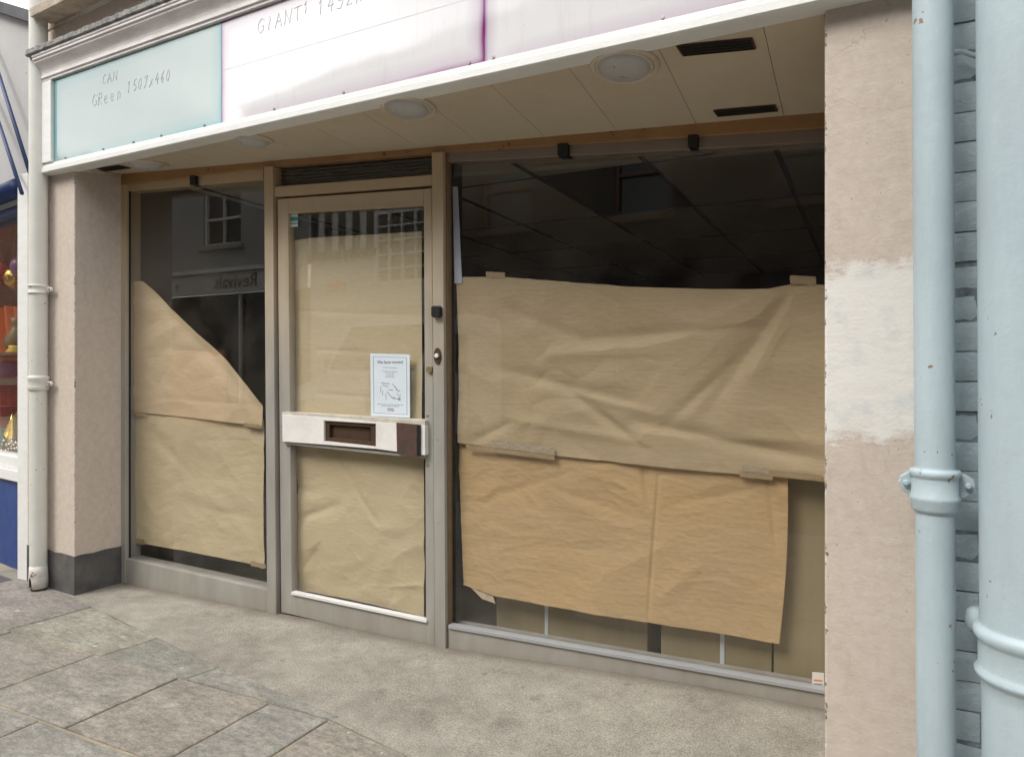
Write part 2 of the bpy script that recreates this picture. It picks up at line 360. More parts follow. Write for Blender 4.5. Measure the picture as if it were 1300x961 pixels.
M = dict(
    frame=frame_mat(), glass=glass_mat(), render=render_mat(),
    concrete=concrete_mat(), flag=flag_mat(),
    kraft_pale=kraft('kraft_paper_pale', (0.58, 0.475, 0.295), (0.66, 0.545, 0.355)),
    kraft_deep=kraft('kraft_paper_deep', (0.53, 0.365, 0.185), (0.59, 0.42, 0.23)),
    kraft_pink_reflection=kraft('kraft_paper_pink_reflection', (0.60, 0.465, 0.295), (0.66, 0.52, 0.345)),  # pale kraft with the pink of a salmon reflection mixed into its colour
    kraft_shaded=kraft('kraft_paper_shaded', (0.46, 0.355, 0.215), (0.53, 0.415, 0.265)),  # kraft colour darkened for the shade deep under the soffit
    card=worn('cardboard', (0.27, 0.22, 0.125), (0.20, 0.16, 0.09), 0.8, scale=3, amount=0.4, stretch=(6, 1, 0.6), bscale=30),
    tape=worn('parcel_tape', (0.36, 0.265, 0.15), (0.27, 0.195, 0.10), 0.35, scale=20, amount=0.6, bscale=45, bstr=0.5),
    tape_grey=worn('crinkled_tape', (0.44, 0.36, 0.25), (0.30, 0.24, 0.16), 0.4, scale=60, amount=0.8, bscale=90, bstr=0.7),
    white=worn('white_gloss_paint', (0.82, 0.82, 0.79), (0.62, 0.62, 0.58), 0.35, scale=8, amount=0.5, stretch=(1, 1, 3), chips=(0.30, 0.26, 0.2), chip_thr=0.735),
    cornice=worn('cornice_paint', (0.86, 0.82, 0.80), (0.62, 0.58, 0.56), 0.6, scale=6, amount=0.8, stretch=(1, 1, 4), bstr=0.3),
    lead=worn('weathered_lead', (0.33, 0.32, 0.30), (0.11, 0.105, 0.10), 0.8, scale=24, amount=1.0, bscale=40, bstr=1.0),
    plate=worn('white_painted_rail', (0.80, 0.78, 0.74), (0.55, 0.52, 0.47), 0.4, scale=9, amount=0.6, chips=(0.16, 0.08, 0.05), chip_thr=0.745, chip_scale=16),
    rust=worn('rusty_plate', (0.10, 0.045, 0.03), (0.035, 0.03, 0.028), 0.7, scale=14, amount=1.0, bscale=60, bstr=0.4),
    bronze=worn('dark_brass', (0.13, 0.075, 0.045), (0.05, 0.035, 0.03), 0.4, 0.6, scale=12, amount=0.8),
    black=plain('black_plastic', (0.012, 0.012, 0.012), 0.4),
    dark=plain('shadow_gap', (0.02, 0.018, 0.015), 0.9),
    steel=plain('dull_steel', (0.35, 0.33, 0.30), 0.35, 0.8),
    brass=plain('dull_brass', (0.45, 0.36, 0.2), 0.35, 0.8),
    soffit=worn('soffit_boards', (0.56, 0.48, 0.36), (0.42, 0.34, 0.235), 0.7, scale=3, amount=0.5, speck=(0.25, 0.14, 0.06), speck_thr=0.86),
    lens=worn('frosted_lens', (0.50, 0.50, 0.49), (0.36, 0.35, 0.33), 0.3, scale=10, amount=0.6, speck=(0.2, 0.18, 0.15), speck_thr=0.72),
    ring=worn('cream_ring', (0.62, 0.55, 0.44), (0.42, 0.34, 0.24), 0.5, scale=14, amount=0.7),
    plinth=worn('black_plinth_paint', (0.06, 0.06, 0.064), (0.16, 0.145, 0.125), 0.5, scale=11, amount=0.8, bscale=30, bstr=0.3, chips=(0.35, 0.32, 0.28), chip_thr=0.76),
    pipe_white=worn('white_pipe_paint', (0.68, 0.67, 0.61), (0.50, 0.48, 0.42), 0.4, scale=5, amount=0.5, speck=(0.3, 0.16, 0.08), speck_thr=0.78, chips=(0.25, 0.12, 0.07), chip_thr=0.765, chip_scale=10),
    pipe_blue=worn('pale_blue_pipe_paint', (0.45, 0.545, 0.58), (0.35, 0.415, 0.435), 0.48, scale=7, amount=0.9, stretch=(1, 1, .2), speck=(0.24, 0.13, 0.07), speck_thr=0.80, bscale=30, bstr=0.22, chips=(0.21, 0.15, 0.11), chip_thr=0.80, chip_scale=60, spec=.35),
    brick_blue=brick_mat('painted_blue_brick', (0.34, 0.42, 0.455), (0.30, 0.38, 0.41), (0.20, 0.25, 0.27), paint=True),
    brick_red=brick_mat('old_red_brick', (0.17, 0.055, 0.035), (0.12, 0.04, 0.028), (0.2, 0.17, 0.14)),
    brick_dark=brick_mat('sooty_brick', (0.05, 0.035, 0.028), (0.035, 0.026, 0.022), (0.06, 0.055, 0.05)),
    ceil=worn('ceiling_tiles', (0.82, 0.76, 0.62), (0.70, 0.63, 0.48), 0.9, scale=4, amount=0.4),
    tee=plain('ceiling_grid', (0.10, 0.09, 0.07), 0.6),
    inwall=worn('interior_wall_paint', (0.2, 0.165, 0.12), (0.13, 0.11, 0.08), 0.9, scale=2, amount=0.5),
    carpet=worn('worn_carpet', (0.16, 0.14, 0.11), (0.11, 0.095, 0.07), 0.95, scale=5, amount=0.7, bscale=150, bstr=0.5),
    asphalt=worn('asphalt', (0.055, 0.055, 0.055), (0.085, 0.082, 0.078), 0.9, scale=3, amount=0.7, bscale=180, bstr=0.6),
    kerb=worn('granite_kerb', (0.27, 0.26, 0.25), (0.16, 0.15, 0.14), 0.8, scale=20, amount=0.7),
    soil=worn('far_ground', (0.16, 0.15, 0.13), (0.10, 0.095, 0.08), 0.95, scale=1, amount=0.7),
    navy=worn('navy_paint', (0.012, 0.035, 0.13), (0.01, 0.02, 0.07), 0.4, scale=8, amount=0.5),
    blue=worn('royal_blue_paint', (0.015, 0.055, 0.22), (0.012, 0.04, 0.15), 0.4, scale=6, amount=0.6),
    grey_render=worn('grey_render', (0.46, 0.455, 0.445), (0.36, 0.35, 0.34), 0.8, scale=4, amount=0.5, speck=(0.12, 0.12, 0.12), speck_thr=0.78),
    plaster=worn('white_plaster', (0.70, 0.69, 0.64), (0.52, 0.50, 0.45), 0.8, scale=3, amount=0.6),
    plaster_grey=worn('grey_plaster', (0.34, 0.33, 0.31), (0.24, 0.23, 0.21), 0.8, scale=2, amount=0.6),
    timber=worn('black_timber', (0.025, 0.022, 0.02), (0.05, 0.04, 0.03), 0.7, scale=8, amount=0.6, stretch=(1, 1, 0.2)),
    timber_brown=worn('brown_shopfront_wood', (0.12, 0.065, 0.035), (0.07, 0.04, 0.025), 0.5, scale=6, amount=0.6),
    slate=worn('roof_slate', (0.08, 0.08, 0.085), (0.05, 0.05, 0.05), 0.7, scale=9, amount=0.7),
    pane=plain('dark_pane', (0.02, 0.022, 0.025), 0.08, 0, 0.6),
    signboard=plain('signboard_cream', (0.60, 0.58, 0.52), 0.5),
    ink=plain('faint_pencil', (0.46, 0.48, 0.50), 0.6),
    lettering=plain('dark_lettering', (0.03, 0.02, 0.018), 0.5),
    paper=plain('notice_paper', (0.66, 0.73, 0.78), 0.5),
    blueink=plain('blue_print', (0.03, 0.05, 0.17), 0.6),
    greyink=plain('grey_print', (0.22, 0.24, 0.29), 0.6),
    teal=plain('teal_print', (0.03, 0.33, 0.30), 0.5),
    magenta=plain('magenta_print', (0.5, 0.03, 0.12), 0.5),
    orange=plain('orange_print', (0.75, 0.20, 0.06), 0.5),
    red=plain('red_cloth', (0.35, 0.015, 0.02), 0.7),
    gold=plain('gold_foil', (0.75, 0.50, 0.12), 0.25, 0.9),
    silver=plain('silver_beads', (0.65, 0.65, 0.65), 0.2, 0.9),
    purple=plain('purple_glaze', (0.22, 0.10, 0.26), 0.3),
    olive=plain('olive_glaze', (0.16, 0.13, 0.04), 0.4),
    yellow=plain('yellow_plastic', (0.7, 0.5, 0.05), 0.4),
    strap=plain('pale_strap', (0.60, 0.64, 0.68), 0.4),
    van_white=plain('white_van_paint', (0.72, 0.72, 0.70), 0.2),
    tyre=plain('tyre_rubber', (0.02, 0.02, 0.02), 0.8),
    redlamp=plain('red_lamp_lens', (0.45, 0.02, 0.02), 0.2),
)

# ------------------------------------------------------------------ mesh building
WL = {}                        # world location of every object, so children can be placed relative to it
class MB:
    def __init__(s): s.v = []; s.f = []; s.sm = []
    def add(s, vs, fs, smooth=False):
        o = len(s.v); s.v += [Vector(v) for v in vs]
        for f in fs: s.f.append(tuple(i + o for i in f)); s.sm.append(smooth)
        return s
    def box(s, x0, x1, y0, y1, z0, z1):
        vs = [(x, y, z) for x in (x0, x1) for y in (y0, y1) for z in (z0, z1)]
        return s.add(vs, [(0, 1, 3, 2), (4, 6, 7, 5), (0, 4, 5, 1), (2, 3, 7, 6), (0, 2, 6, 4), (1, 5, 7, 3)])
    def prism(s, pts, off):    # polygon extruded along a vector
        n = len(pts); off = Vector(off); p = [Vector(q) for q in pts]
        vs = p + [q + off for q in p]
        fs = [tuple(range(n)), tuple(range(2 * n - 1, n - 1, -1))]
        fs += [(i, i + n, (i + 1) % n + n, (i + 1) % n) for i in range(n)]
        return s.add(vs, fs)
    def win(s, px, y0, y1):    # pixel polygon on the window wall, from depth y0 to y1
        return s.prism([atY(u, v, y0) for u, v in px], (0, y1 - y0, 0))
    def front(s, X0, X1, zf, prof):   # profile (d outward, dz) swept along the street front; zf(X) base height
        n = len(prof); vs = []
        for X in (X0, X1):
            for d, dz in prof:
                vs.append((X, fY(X, 2.10 - d), zf(X) + dz))
        fs = [tuple(range(n)), tuple(range(2 * n - 1, n - 1, -1))]
        fs += [(i, i + n, (i + 1) % n + n, (i + 1) % n) for i in range(n)]
        return s.add(vs, fs)
    def lathe(s, c, prof, n=28, axis='Z', cap=True, lean=(0, 0)):
        c = Vector(c); vs = []; fs = []
        p2 = [prof[0]]
        for (ra, ha), (rb, hb) in zip(prof[:-1], prof[1:]):
            if abs(hb - ha) > .08:
                for e_ in (.006, ): p2.append((ra + (rb - ra) * e_ / abs(hb - ha), ha + e_ * (1 if hb > ha else -1)))
                e_ = abs(hb - ha) - .006; p2.append((ra + (rb - ra) * e_ / abs(hb - ha), ha + e_ * (1 if hb > ha else -1)))
            p2.append((rb, hb))
        prof = p2
        for r, h in prof:
            for i in range(n):
                a = 2 * math.pi * i / n; ca, sa = r * math.cos(a), r * math.sin(a)
                if axis == 'Z': vs.append(c + Vector((ca + lean[0] * h, sa + lean[1] * h, h)))
                elif axis == 'Y': vs.append(c + Vector((ca, h, sa)))
                else: vs.append(c + Vector((h, ca, sa)))
        for j in range(len(prof) - 1):
            for i in range(n):
                k = (i + 1) % n
                fs.append((j * n + i, j * n + k, (j + 1) * n + k, (j + 1) * n + i))
        s.add(vs, fs, True)
        if cap:
            m = len(prof) - 1; o = len(s.v) - len(vs)
            s.f.append(tuple(o + i for i in range(n))[::-1]); s.sm.append(False)
            s.f.append(tuple(o + m * n + i for i in range(n))); s.sm.append(False)
        return s
    def tube(s, pts, r, n=8):
        pts = [Vector(p) for p in pts]; vs = []; fs = []
        for i, p in enumerate(pts):
            d = (pts[min(i + 1, len(pts) - 1)] - pts[max(i - 1, 0)]).normalized()
            a = d.orthogonal().normalized() if i == 0 else (a - d * a.dot(d)).normalized()
            b = d.cross(a)
            for k in range(n):
                t = 2 * math.pi * k / n; vs.append(p + (a * math.cos(t) + b * math.sin(t)) * r)
        for j in range(len(pts) - 1):
            for i in range(n):
                k = (i + 1) % n; fs.append((j * n + i, j * n + k, (j + 1) * n + k, (j + 1) * n + i))
        fs += [tuple(range(n))[::-1], tuple((len(pts) - 1) * n + i for i in range(n))]
        return s.add(vs, fs, True)
    def build(s, name, mat, parent=None, bevel=0.0, solid=0.0, **props):
        me = bpy.data.meshes.new(name)
        lo = Vector([min(v[i] for v in s.v) for i in range(3)]); hi = Vector([max(v[i] for v in s.v) for i in range(3)])
        c = (lo + hi) / 2
        if parent is None: c.z = lo.z
        me.from_pydata([v - c for v in s.v], [], s.f); me.polygons.foreach_set('use_smooth', s.sm)
        me.update()
        import bmesh
        bm = bmesh.new(); bm.from_mesh(me); bmesh.ops.recalc_face_normals(bm, faces=bm.faces); bm.to_mesh(me); bm.free()
        me.materials.append(mat)
        o = bpy.data.objects.new(name, me); COL.objects.link(o)
        place(o, c, parent)
        if bevel:
            b = o.modifiers.new('bevel', 'BEVEL'); b.width = bevel; b.segments = 2; b.limit_method = 'ANGLE'; b.angle_limit = 0.7
        if solid:
            b = o.modifiers.new('solid', 'SOLIDIFY'); b.thickness = solid
        for k, v in props.items(): o[k] = v
        return o
def place(o, c, parent):
    c = Vector(c)
    WL[o.name] = c.copy()
    if parent is not None:
        o.parent = parent; o.location = c - WL[parent.name]
    else: o.location = c
def thing(name, label, cat, loc, group=None):
    o = bpy.data.objects.new(name, None); COL.objects.link(o); o.empty_display_size = 0.1
    place(o, loc, None); o['label'] = label; o['category'] = cat
    if group: o['group'] = group
    return o
def text_mesh(name, body, size, mat, loc, rot, parent, align='LEFT', ext=0.002):
    cu = bpy.data.curves.new(name, 'FONT'); cu.body = body; cu.size = size; cu.align_x = align; cu.extrude = ext
    t = bpy.data.objects.new(name + '_tmp', cu); COL.objects.link(t)
    bpy.context.view_layer.update()
    me = bpy.data.meshes.new_from_object(t); COL.objects.unlink(t); bpy.data.objects.remove(t)
    me.name = name; me.materials.clear(); me.materials.append(mat)
    o = bpy.data.objects.new(name, me); COL.objects.link(o); place(o, loc, parent); o.rotation_euler = rot
    return o

# ------------------------------------------------------------------ ground
def bound(X): return 2.44 - 0.2 * (X + 4.09)       # edge between concrete apron and flagstones
def gz(X, Y):
    a = min(1, max(0, (X + 1.9) / 1.6)); b = min(1, max(0, (Y - 1.9) / 0.7))
    a = a * a * (3 - 2 * a); b = b * b * (3 - 2 * b)
    return 0.055 * a * b
g = MB(); nx, ny = 160, 40
vs = []
for i in range(nx + 1):
    X = -4.8 + 7.8 * i / nx
    for j in range(ny + 1):
        y0 = min(bound(X), 2.4) if X < 0.05 else bound(0.05) - 0.2 * (X - 0.05)
        Y = y0 + (2.86 - y0) * j / ny
        vs.append((X, Y, gz(X, Y) + 0.004 * noise.noise(Vector((X * 1.7, Y * 1.7, 0)))))
fs = [(i * (ny + 1) + j, (i + 1) * (ny + 1) + j, (i + 1) * (ny + 1) + j + 1, i * (ny + 1) + j + 1) for i in range(nx) for j in range(ny)]
g.add(vs, fs, True)
g.build('pavement', M['concrete'], kind='structure')

fl = MB(); tints = []
palette = [(0.26, 0.24, 0.205), (0.25, 0.225, 0.19), (0.24, 0.228, 0.20), (0.27, 0.25, 0.21), (0.23, 0.212, 0.185), (0.255, 0.232, 0.20)]
def slab(poly, tint):
    n = len(poly); c = sum((Vector(p) for p in poly), Vector((0, 0))) / n
    z = random.uniform(0.001, 0.004); tx, ty = random.uniform(-.003, .003), random.uniform(-.003, .003)
    rings = []
    # subdivide edges so that they can wander
    pts = []
    for i in range(n):
        a, b = Vector(poly[i]), Vector(poly[(i + 1) % n]); m = max(2, int((b - a).length / 0.05))
        for k in range(m):
            p = a.lerp(b, k / m); q = Vector((noise.noise(Vector((p.x * 9, p.y * 9, 3))), noise.noise(Vector((p.x * 9, p.y * 9, 8))))) * 0.006
            if k == 0: q *= 0
            pts.append(p + q)
    N_ = len(pts); vs = []
    for inset, dz in ((0.007, -0.03), (0.007, -0.004), (0.011, -0.001), (0.018, 0)):
        for p in pts:
            d = (c - p); p2 = p + d.normalized() * inset
            vs.append((p2.x, p2.y, z + dz + tx * (p2.x - c.x) + ty * (p2.y - c.y)))
    fs = []
    for r in range(3):
        for i in range(N_): k = (i + 1) % N_; fs.append((r * N_ + i, r * N_ + k, (r + 1) * N_ + k, (r + 1) * N_ + i))
    fs.append(tuple(3 * N_ + i for i in range(N_)))
    fl.add(vs, fs, False); tints.extend([tint] * len(fs))
rows = [(1.96, None), (1.50, 1.96), (1.05, 1.50), (0.55, 1.05), (0.15, .55), (-0.2, 0.15)]
for ri, (y0, y1) in enumerate(rows):
    if ri == 0: xs = [-12.5, -11.7, -10.8, -10.1, -9.2, -8.5, -7.6, -7.0, -6.1, -5.3, -4.55, -3.66, -2.96, -2.44, -1.70]
    else:
        xs = [-13]; 
        while xs[-1] < 6: xs.append(xs[-1] + random.uniform(0.4, 0.7))
        if ri == 1: xs = [x for x in xs if x < -4.3] + [-4.25, -3.62, -3.0, -2.47, -1.98, -1.70, -1.1, -0.55, 0.0, 0.4, 1.0, 1.7, 2.4, 3.2]
    for i in range(len(xs) - 1):
        a, b = xs[i], xs[i + 1]
        ta = bound(a) if y1 is None else y1; tb = bound(b) if y1 is None else y1
        if y1 is None and a < -4.6: ta = 2.46 - 0.17 * (a + 4.6); tb = 2.46 - 0.17 * (b + 4.6)
        if y1 == 1.96:
            if a >= -1.71: ta = bound(a) - .002
            if b > -1.71: tb = bound(b) - .002
        ta = max(ta, y0 + 0.03); tb = max(tb, y0 + 0.03)
        t = random.choice(palette)
        if ri == 0 and a == -4.55: t = (0.235, 0.212, 0.19)
        if ri == 0 and a == -5.3: t = (0.10, 0.09, 0.085)
        if ri == 0 and a == -3.66: t = (0.265, 0.25, 0.205)
        if ri == 0 and a == -2.96: t = (0.215, 0.21, 0.18)
        if ri == 1 and a == -4.25: t = (0.235, 0.228, 0.19)
        if ri == 1 and a == -3.62: t = (0.25, 0.222, 0.19)
        sh = (random.uniform(-.03, .03)) if ri > 0 else 0
        slab([(a, y0), (b, y0), (b + 0.03 * (ri == 0), tb), (a + 0.03 * (ri == 0), ta)], t)
o = fl.build('flagstones', M['flag'], kind='structure')
# individual stone colour
att = o.data.attributes.new('tint', 'FLOAT_COLOR', 'FACE')
for i, t in enumerate(tints): att.data[i].color = (t[0], t[1], t[2], 1)
MB().box(-40, 30, -0.2, 2.9, -0.3, -0.004).build('pavement_bed', worn('jointing_mortar', (0.36, 0.30, 0.21), (0.16, 0.135, 0.10), 0.95, scale=12, amount=0.8), kind='structure')
MB().box(-40, 30, -0.35, -0.205, -0.3, 0.0).build('kerb', M['kerb'], bevel=0.01, kind='structure')
MB().add([(-90, -4.4, -0.12), (90, -4.4, -0.12), (90, -0.35, -0.12), (-90, -0.35, -0.12)], [(0, 1, 2, 3)]).build('road', M['asphalt'], kind='structure')
MB().box(-40, 30, -4.55, -4.4, -0.3, 0.0).build('kerb', M['kerb'], bevel=0.01, kind='structure')
MB().box(-40, 30, -6.6, -4.555, -0.3, -0.004).build('pavement', M['kerb'], kind='structure')
MB().add([(-300, -300, -0.16), (300, -300, -0.16), (300, 300, -0.16), (-300, 300, -0.16)], [(0, 1, 2, 3)]).build('ground', M['soil'], kind='structure')

# ------------------------------------------------------------------ the empty shop
SHOP = thing('shop_building', 'empty shop with cream rendered pillars, recessed papered windows and a glazed door', 'building', (-2.0, 2.7, 0))

def trim_z(X): return CH + 1.118 - 0.0335 * (X + 4.15)      # lower edge of the fascia
def head_z(X): return CH + 1.165 - 0.0677 * (X + 3.96)      # top of the window header
# pillars
def pillar(Xa, Xb, back, zt):
    b = MB()
    nz = 24
    pts = [(Xa, fY(Xa, 2.10)), (Xb, fY(Xb, 2.10)), (Xb, back), (Xa, back)]
    b.prism([(x, y, -0.05) for x, y in pts], (0, 0, zt + 0.05))
    return b
pl = pillar(-4.42, -3.905, 2.78, 2.40).build('pillar', render_mat('painted_render_left', None, (-3.905,)), SHOP, bevel=0.006)
pr = pillar(-0.107, 0.135, 2.78, 2.30).build('pillar', render_mat('patched_render', (atC(1100, 562, 2.10).z, atC(1100, 334, 2.10).z, .132), (-0.107,)), SHOP, bevel=0.006, label='right pillar with a rough white paint patch')
# plinth on the left pillar: a coat of bitumen paint standing 3 mm proud, top edge wavering
pb = MB()
def plinth_face(p0, p1, nrm, z0, z1):
    n = 24; vs = []
    for i in range(n + 1):
        p = p0.lerp(p1, i / n) + nrm
        w = 0.006 * noise.noise(Vector((p.x * 14, p.y * 14, 1)))
        vs += [(p.x, p.y, z0), (p.x, p.y, z1 + w)]
    fs = [(2 * i, 2 * i + 2, 2 * i + 3, 2 * i + 1) for i in range(n)]
    pb.add(vs, fs)
XA, XB = -4.42, -3.905
fn = Vector((-K, -1, 0)).normalized() * 0.004
zp = 0.215
plinth_face(Vector((XA, fY(XA, 2.10), 0)), Vector((XB + .004, fY(XB, 2.10), 0)), fn, -0.05, zp)
plinth_face(Vector((XB, fY(XB, 2.10) - .004, 0)), Vector((XB, 2.70, 0)), Vector((0.004, 0, 0)), -0.05, zp)
pb.build('plinth', M['plinth'], pl, solid=0.002)
# front wall over the shop, stone-cold rendered, with one long sash window above
w = MB()
def fprism(X0, X1, c0, c1, za, zb):
    w_ = [(X0, fY(X0, c0)), (X1, fY(X1, c0)), (X1, fY(X1, c1)), (X0, fY(X0, c1))]
    return w_
def fbox(mb, X0, X1, c0, c1, z0, z1):
    mb.prism([(x, y, z0) for x, y in fprism(X0, X1, c0, c1, z0, z1)], (0, 0, z1 - z0)); return mb
wall = MB()
fbox(wall, -4.42, 0.135, 2.122, 2.35, 2.47, 3.19)
fbox(wall, -4.42, -3.9, 2.115, 2.35, 3.19, 5.2); fbox(wall, -0.7, 0.135, 2.115, 2.35, 3.19, 5.2)
fbox(wall, -4.42, 0.135, 2.115, 2.35, 5.2, 6.6)
fbox(wall, -2.6, -2.1, 2.115, 2.35, 3.19, 5.2)
wall.build('wall', M['render'], SHOP, bevel=0.005)
for xa, xb in ((-3.9, -2.6), (-2.1, -0.7)):
    fr = MB()
    fbox(fr, xa, xb, 2.13, 2.19, 3.19, 3.27); fbox(fr, xa, xb, 2.13, 2.19, 5.12, 5.2)
    fbox(fr, xa, xa + .07, 2.132, 2.188, 3.27, 5.12); fbox(fr, xb - .07, xb, 2.132, 2.188, 3.27, 5.12)
    fbox(fr, xa + .07, xb - .07, 2.14, 2.18, 4.18, 4.24)
    f_ = fr.build('window', M['white'], SHOP)
    fbox(MB(), xa + .06, xb - .06, 2.16, 2.165, 3.25, 5.14).build('pane', M['pane'], f_)
sl = MB()
sl.front(-4.16, 0.1, lambda X: 3.205 - 0.01 * (X + 4.15), [(-0.01, 0.0), (0.11, -0.012), (0.115, 0.035), (0.09, 0.045), (0.09, 0.062), (-0.01, 0.085)])
sl.build('window_sill', worn('cream_sill', (0.62, 0.52, 0.40), (0.22, 0.19, 0.15), 0.6, scale=9, amount=0.9, stretch=(1, 1, 3), chips=(0.12, 0.10, 0.08), chip_thr=0.68), SHOP, bevel=0.003)

# soffit: boards between the fascia and the window header
def soff_z(X, Y):
    Yf = fY(X, 2.055); w_ = (Y - Yf) / (2.695 - Yf)
    return trim_z(X) + 0.012 + (head_z(X) - trim_z(X) - 0.012) * max(-0.1, min(1.1, w_))
def at_soffit(u, v):
    d = ray(u, v); z = 2.2
    for _ in range(30):
        t = (z - CH) / d.z; z = soff_z(d.x * t, d.y * t)
    return Vector((d.x * t, d.y * t, z))
so = MB(); joints = [-0.107 - 0.163 - 0.31 * i for i in range(13)]
edges = [-0.109] + [j for j in joints if j > -3.87] + [-3.903]
for a, b in zip(edges[:-1], edges[1:]):
    a2, b2 = a - 0.0009, b + 0.0009; n = 8; vs = []
    for i in range(n + 1):
        for X in (a2, b2):
            Y = fY(X, 2.057) + (2.705 - fY(X, 2.057)) * i / n
            vs.append((X, Y, soff_z(X, Y)))
    nn = len(vs); vs += [(x, y, z + 0.012) for x, y, z in vs]
    fs = [(2 * i, 2 * i + 1, 2 * i + 3, 2 * i + 2) for i in range(n)]
    fs += [(nn + 2 * i, nn + 2 * i + 2, nn + 2 * i + 3, nn + 2 * i + 1) for i in range(n)]
    fs += [(2 * i, 2 * i + 2, nn + 2 * i + 2, nn + 2 * i) for i in range(n)] + [(2 * i + 1, nn + 2 * i + 1, nn + 2 * i + 3, 2 * i + 3) for i in range(n)]
    so.add(vs, fs)
soff = so.build('soffit', M['soffit'], SHOP)
bk = MB()
for a, b in zip(edges[:-1], edges[1:]):
    vs = []
    for i in range(9):
        for X in (a, b):
            Y = fY(X, 2.057) + (2.705 - fY(X, 2.057)) * i / 8; vs.append((X, Y, soff_z(X, Y) + .0135))
    bk.add(vs, [(2 * i, 2 * i + 1, 2 * i + 3, 2 * i + 2) for i in range(8)])
bk.build('soffit_backing', M['dark'], SHOP)
# cream coving where soffit meets the left pillar
MB().tube([(-3.895, fY(-3.9, 2.07), soff_z(-3.9, 2.4) - 0.004), (-3.895, 2.69, soff_z(-3.9, 2.69) - 0.006)], 0.012).build('coving', M['ring'], SHOP)

# ------------------------------------------------------------------ window wall
hd = MB()
hd.win([(147, 222), (345, 202.5), (548, 184.5), (1060, 141.5), (1060, 161), (548, 194.5), (345, 211.5), (147, 236)], WY, 2.80)
hd.build('header_rail', worn('shaded_orange_header', (0.38, 0.21, 0.085), (0.24, 0.13, 0.06), 0.5, scale=9, amount=0.7, speck=(0.08, 0.05, 0.03), speck_thr=0.74), SHOP, bevel=0.002)  # its own orange brown, deepened for the shade it lies in
# left window ------------
lw = MB()
lw.win([(147, 234), (159, 234), (159, 740), (147, 740)], WY + .001, 2.80)          # left jamb
lw.win([(159, 231), (334, 213), (334, 228), (159, 243)], WY + .018, 2.79)
lw.win([(159, 709), (341, 749), (341, 783), (159, 742)], WY + .004, 2.80)
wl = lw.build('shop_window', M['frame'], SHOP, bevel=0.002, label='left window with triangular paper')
MB().win([(159, 238), (340, 222), (344, 752), (159, 712)], GY, GY + .004).build('glass', M['glass'], wl)
MB().win([(161, 233), (164, 233), (164, 712), (161, 712)], GY - .012, GY - 0.001).build('gasket_and_shade', M['black'], wl)
MB().win([(240.5, 223), (247.5, 222.5), (247.5, 234), (240.5, 235)], WY - .004, WY + .05).build('bracket', M['black'], wl, bevel=.002)
# mullions
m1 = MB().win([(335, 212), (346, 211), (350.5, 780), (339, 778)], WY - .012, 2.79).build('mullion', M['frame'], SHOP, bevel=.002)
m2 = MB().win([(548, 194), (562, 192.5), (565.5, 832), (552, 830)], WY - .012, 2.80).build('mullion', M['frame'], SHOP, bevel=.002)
MB().win([(562.5, 194), (568, 194), (570, 832), (566, 832)], WY + .01, 2.799).build('jamb', worn('brown_jamb', (0.20, 0.14, 0.08), (0.10, 0.07, 0.04), 0.6, scale=9), SHOP)
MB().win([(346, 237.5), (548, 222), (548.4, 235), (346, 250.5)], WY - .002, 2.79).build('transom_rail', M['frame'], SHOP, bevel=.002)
tl = MB()
tl.win([(346, 211.6), (350, 211.2), (350, 238), (346, 238)], WY + .02, 2.78)
tw = tl.build('transom_window', M['dark'], SHOP)
MB().win([(347, 211), (548, 194), (548, 223), (347, 239)], GY, GY + .006).build('glass', M['glass'], tw)
for k in range(6):
    f0 = k / 6
    MB().win([(349, 214 + 25 * f0), (547, 197 + 27 * f0), (547, 199.2 + 27 * f0), (349, 216.2 + 25 * f0)], GY + .012, GY + .03).build('slat', M['black'], tw)
# a dark backing box above the door (roller closer cover)
MB().win([(349, 214), (547, 197), (547, 226), (349, 241)], 2.80, 2.83).build('closer_cover', M['black'], tw)
# right window -----------
rw = MB()
rw.win([(569, 795), (1060, 880), (1060, 925), (569, 838)], WY + .004, 2.80)
wr = rw.build('shop_window', M['frame'], SHOP, bevel=0.002, label='wide right window covered with kraft paper')
MB().win([(568, 190), (1060, 161), (1060, 179.5), (568, 206)], WY + .018, 2.79).build('top_rail', worn('greyish_rail', (0.26, 0.21, 0.17), (0.18, 0.14, 0.11), .5), wr, bevel=.002)
MB().win([(569, 793), (1060, 878), (1060, 883), (569, 797.5)], WY - .006, WY + .03).build('bead', worn('grey_bead', (0.42, 0.43, 0.44), (0.3, 0.3, 0.3), 0.4, 0.3), wr, bevel=.001)
MB().win([(568, 198), (1060, 172), (1060, 890), (568, 800)], GY, GY + .004).build('glass', M['glass'], wr)
MB().win([(570, 203), (579, 203), (579, 800), (570, 800)], 2.745, 2.80).build('gasket_and_shade', M['black'], wr)  # black strip standing in for the shadow in the jamb's depth
for a, b in ((707.5, 181.5), (873, 170.5)):
    MB().win([(a, b + 1), (a + 13, b), (a + 13, b + 16), (a, b + 17)], WY - .006, WY + .05).build('bracket', M['black'], wr, bevel=.003)

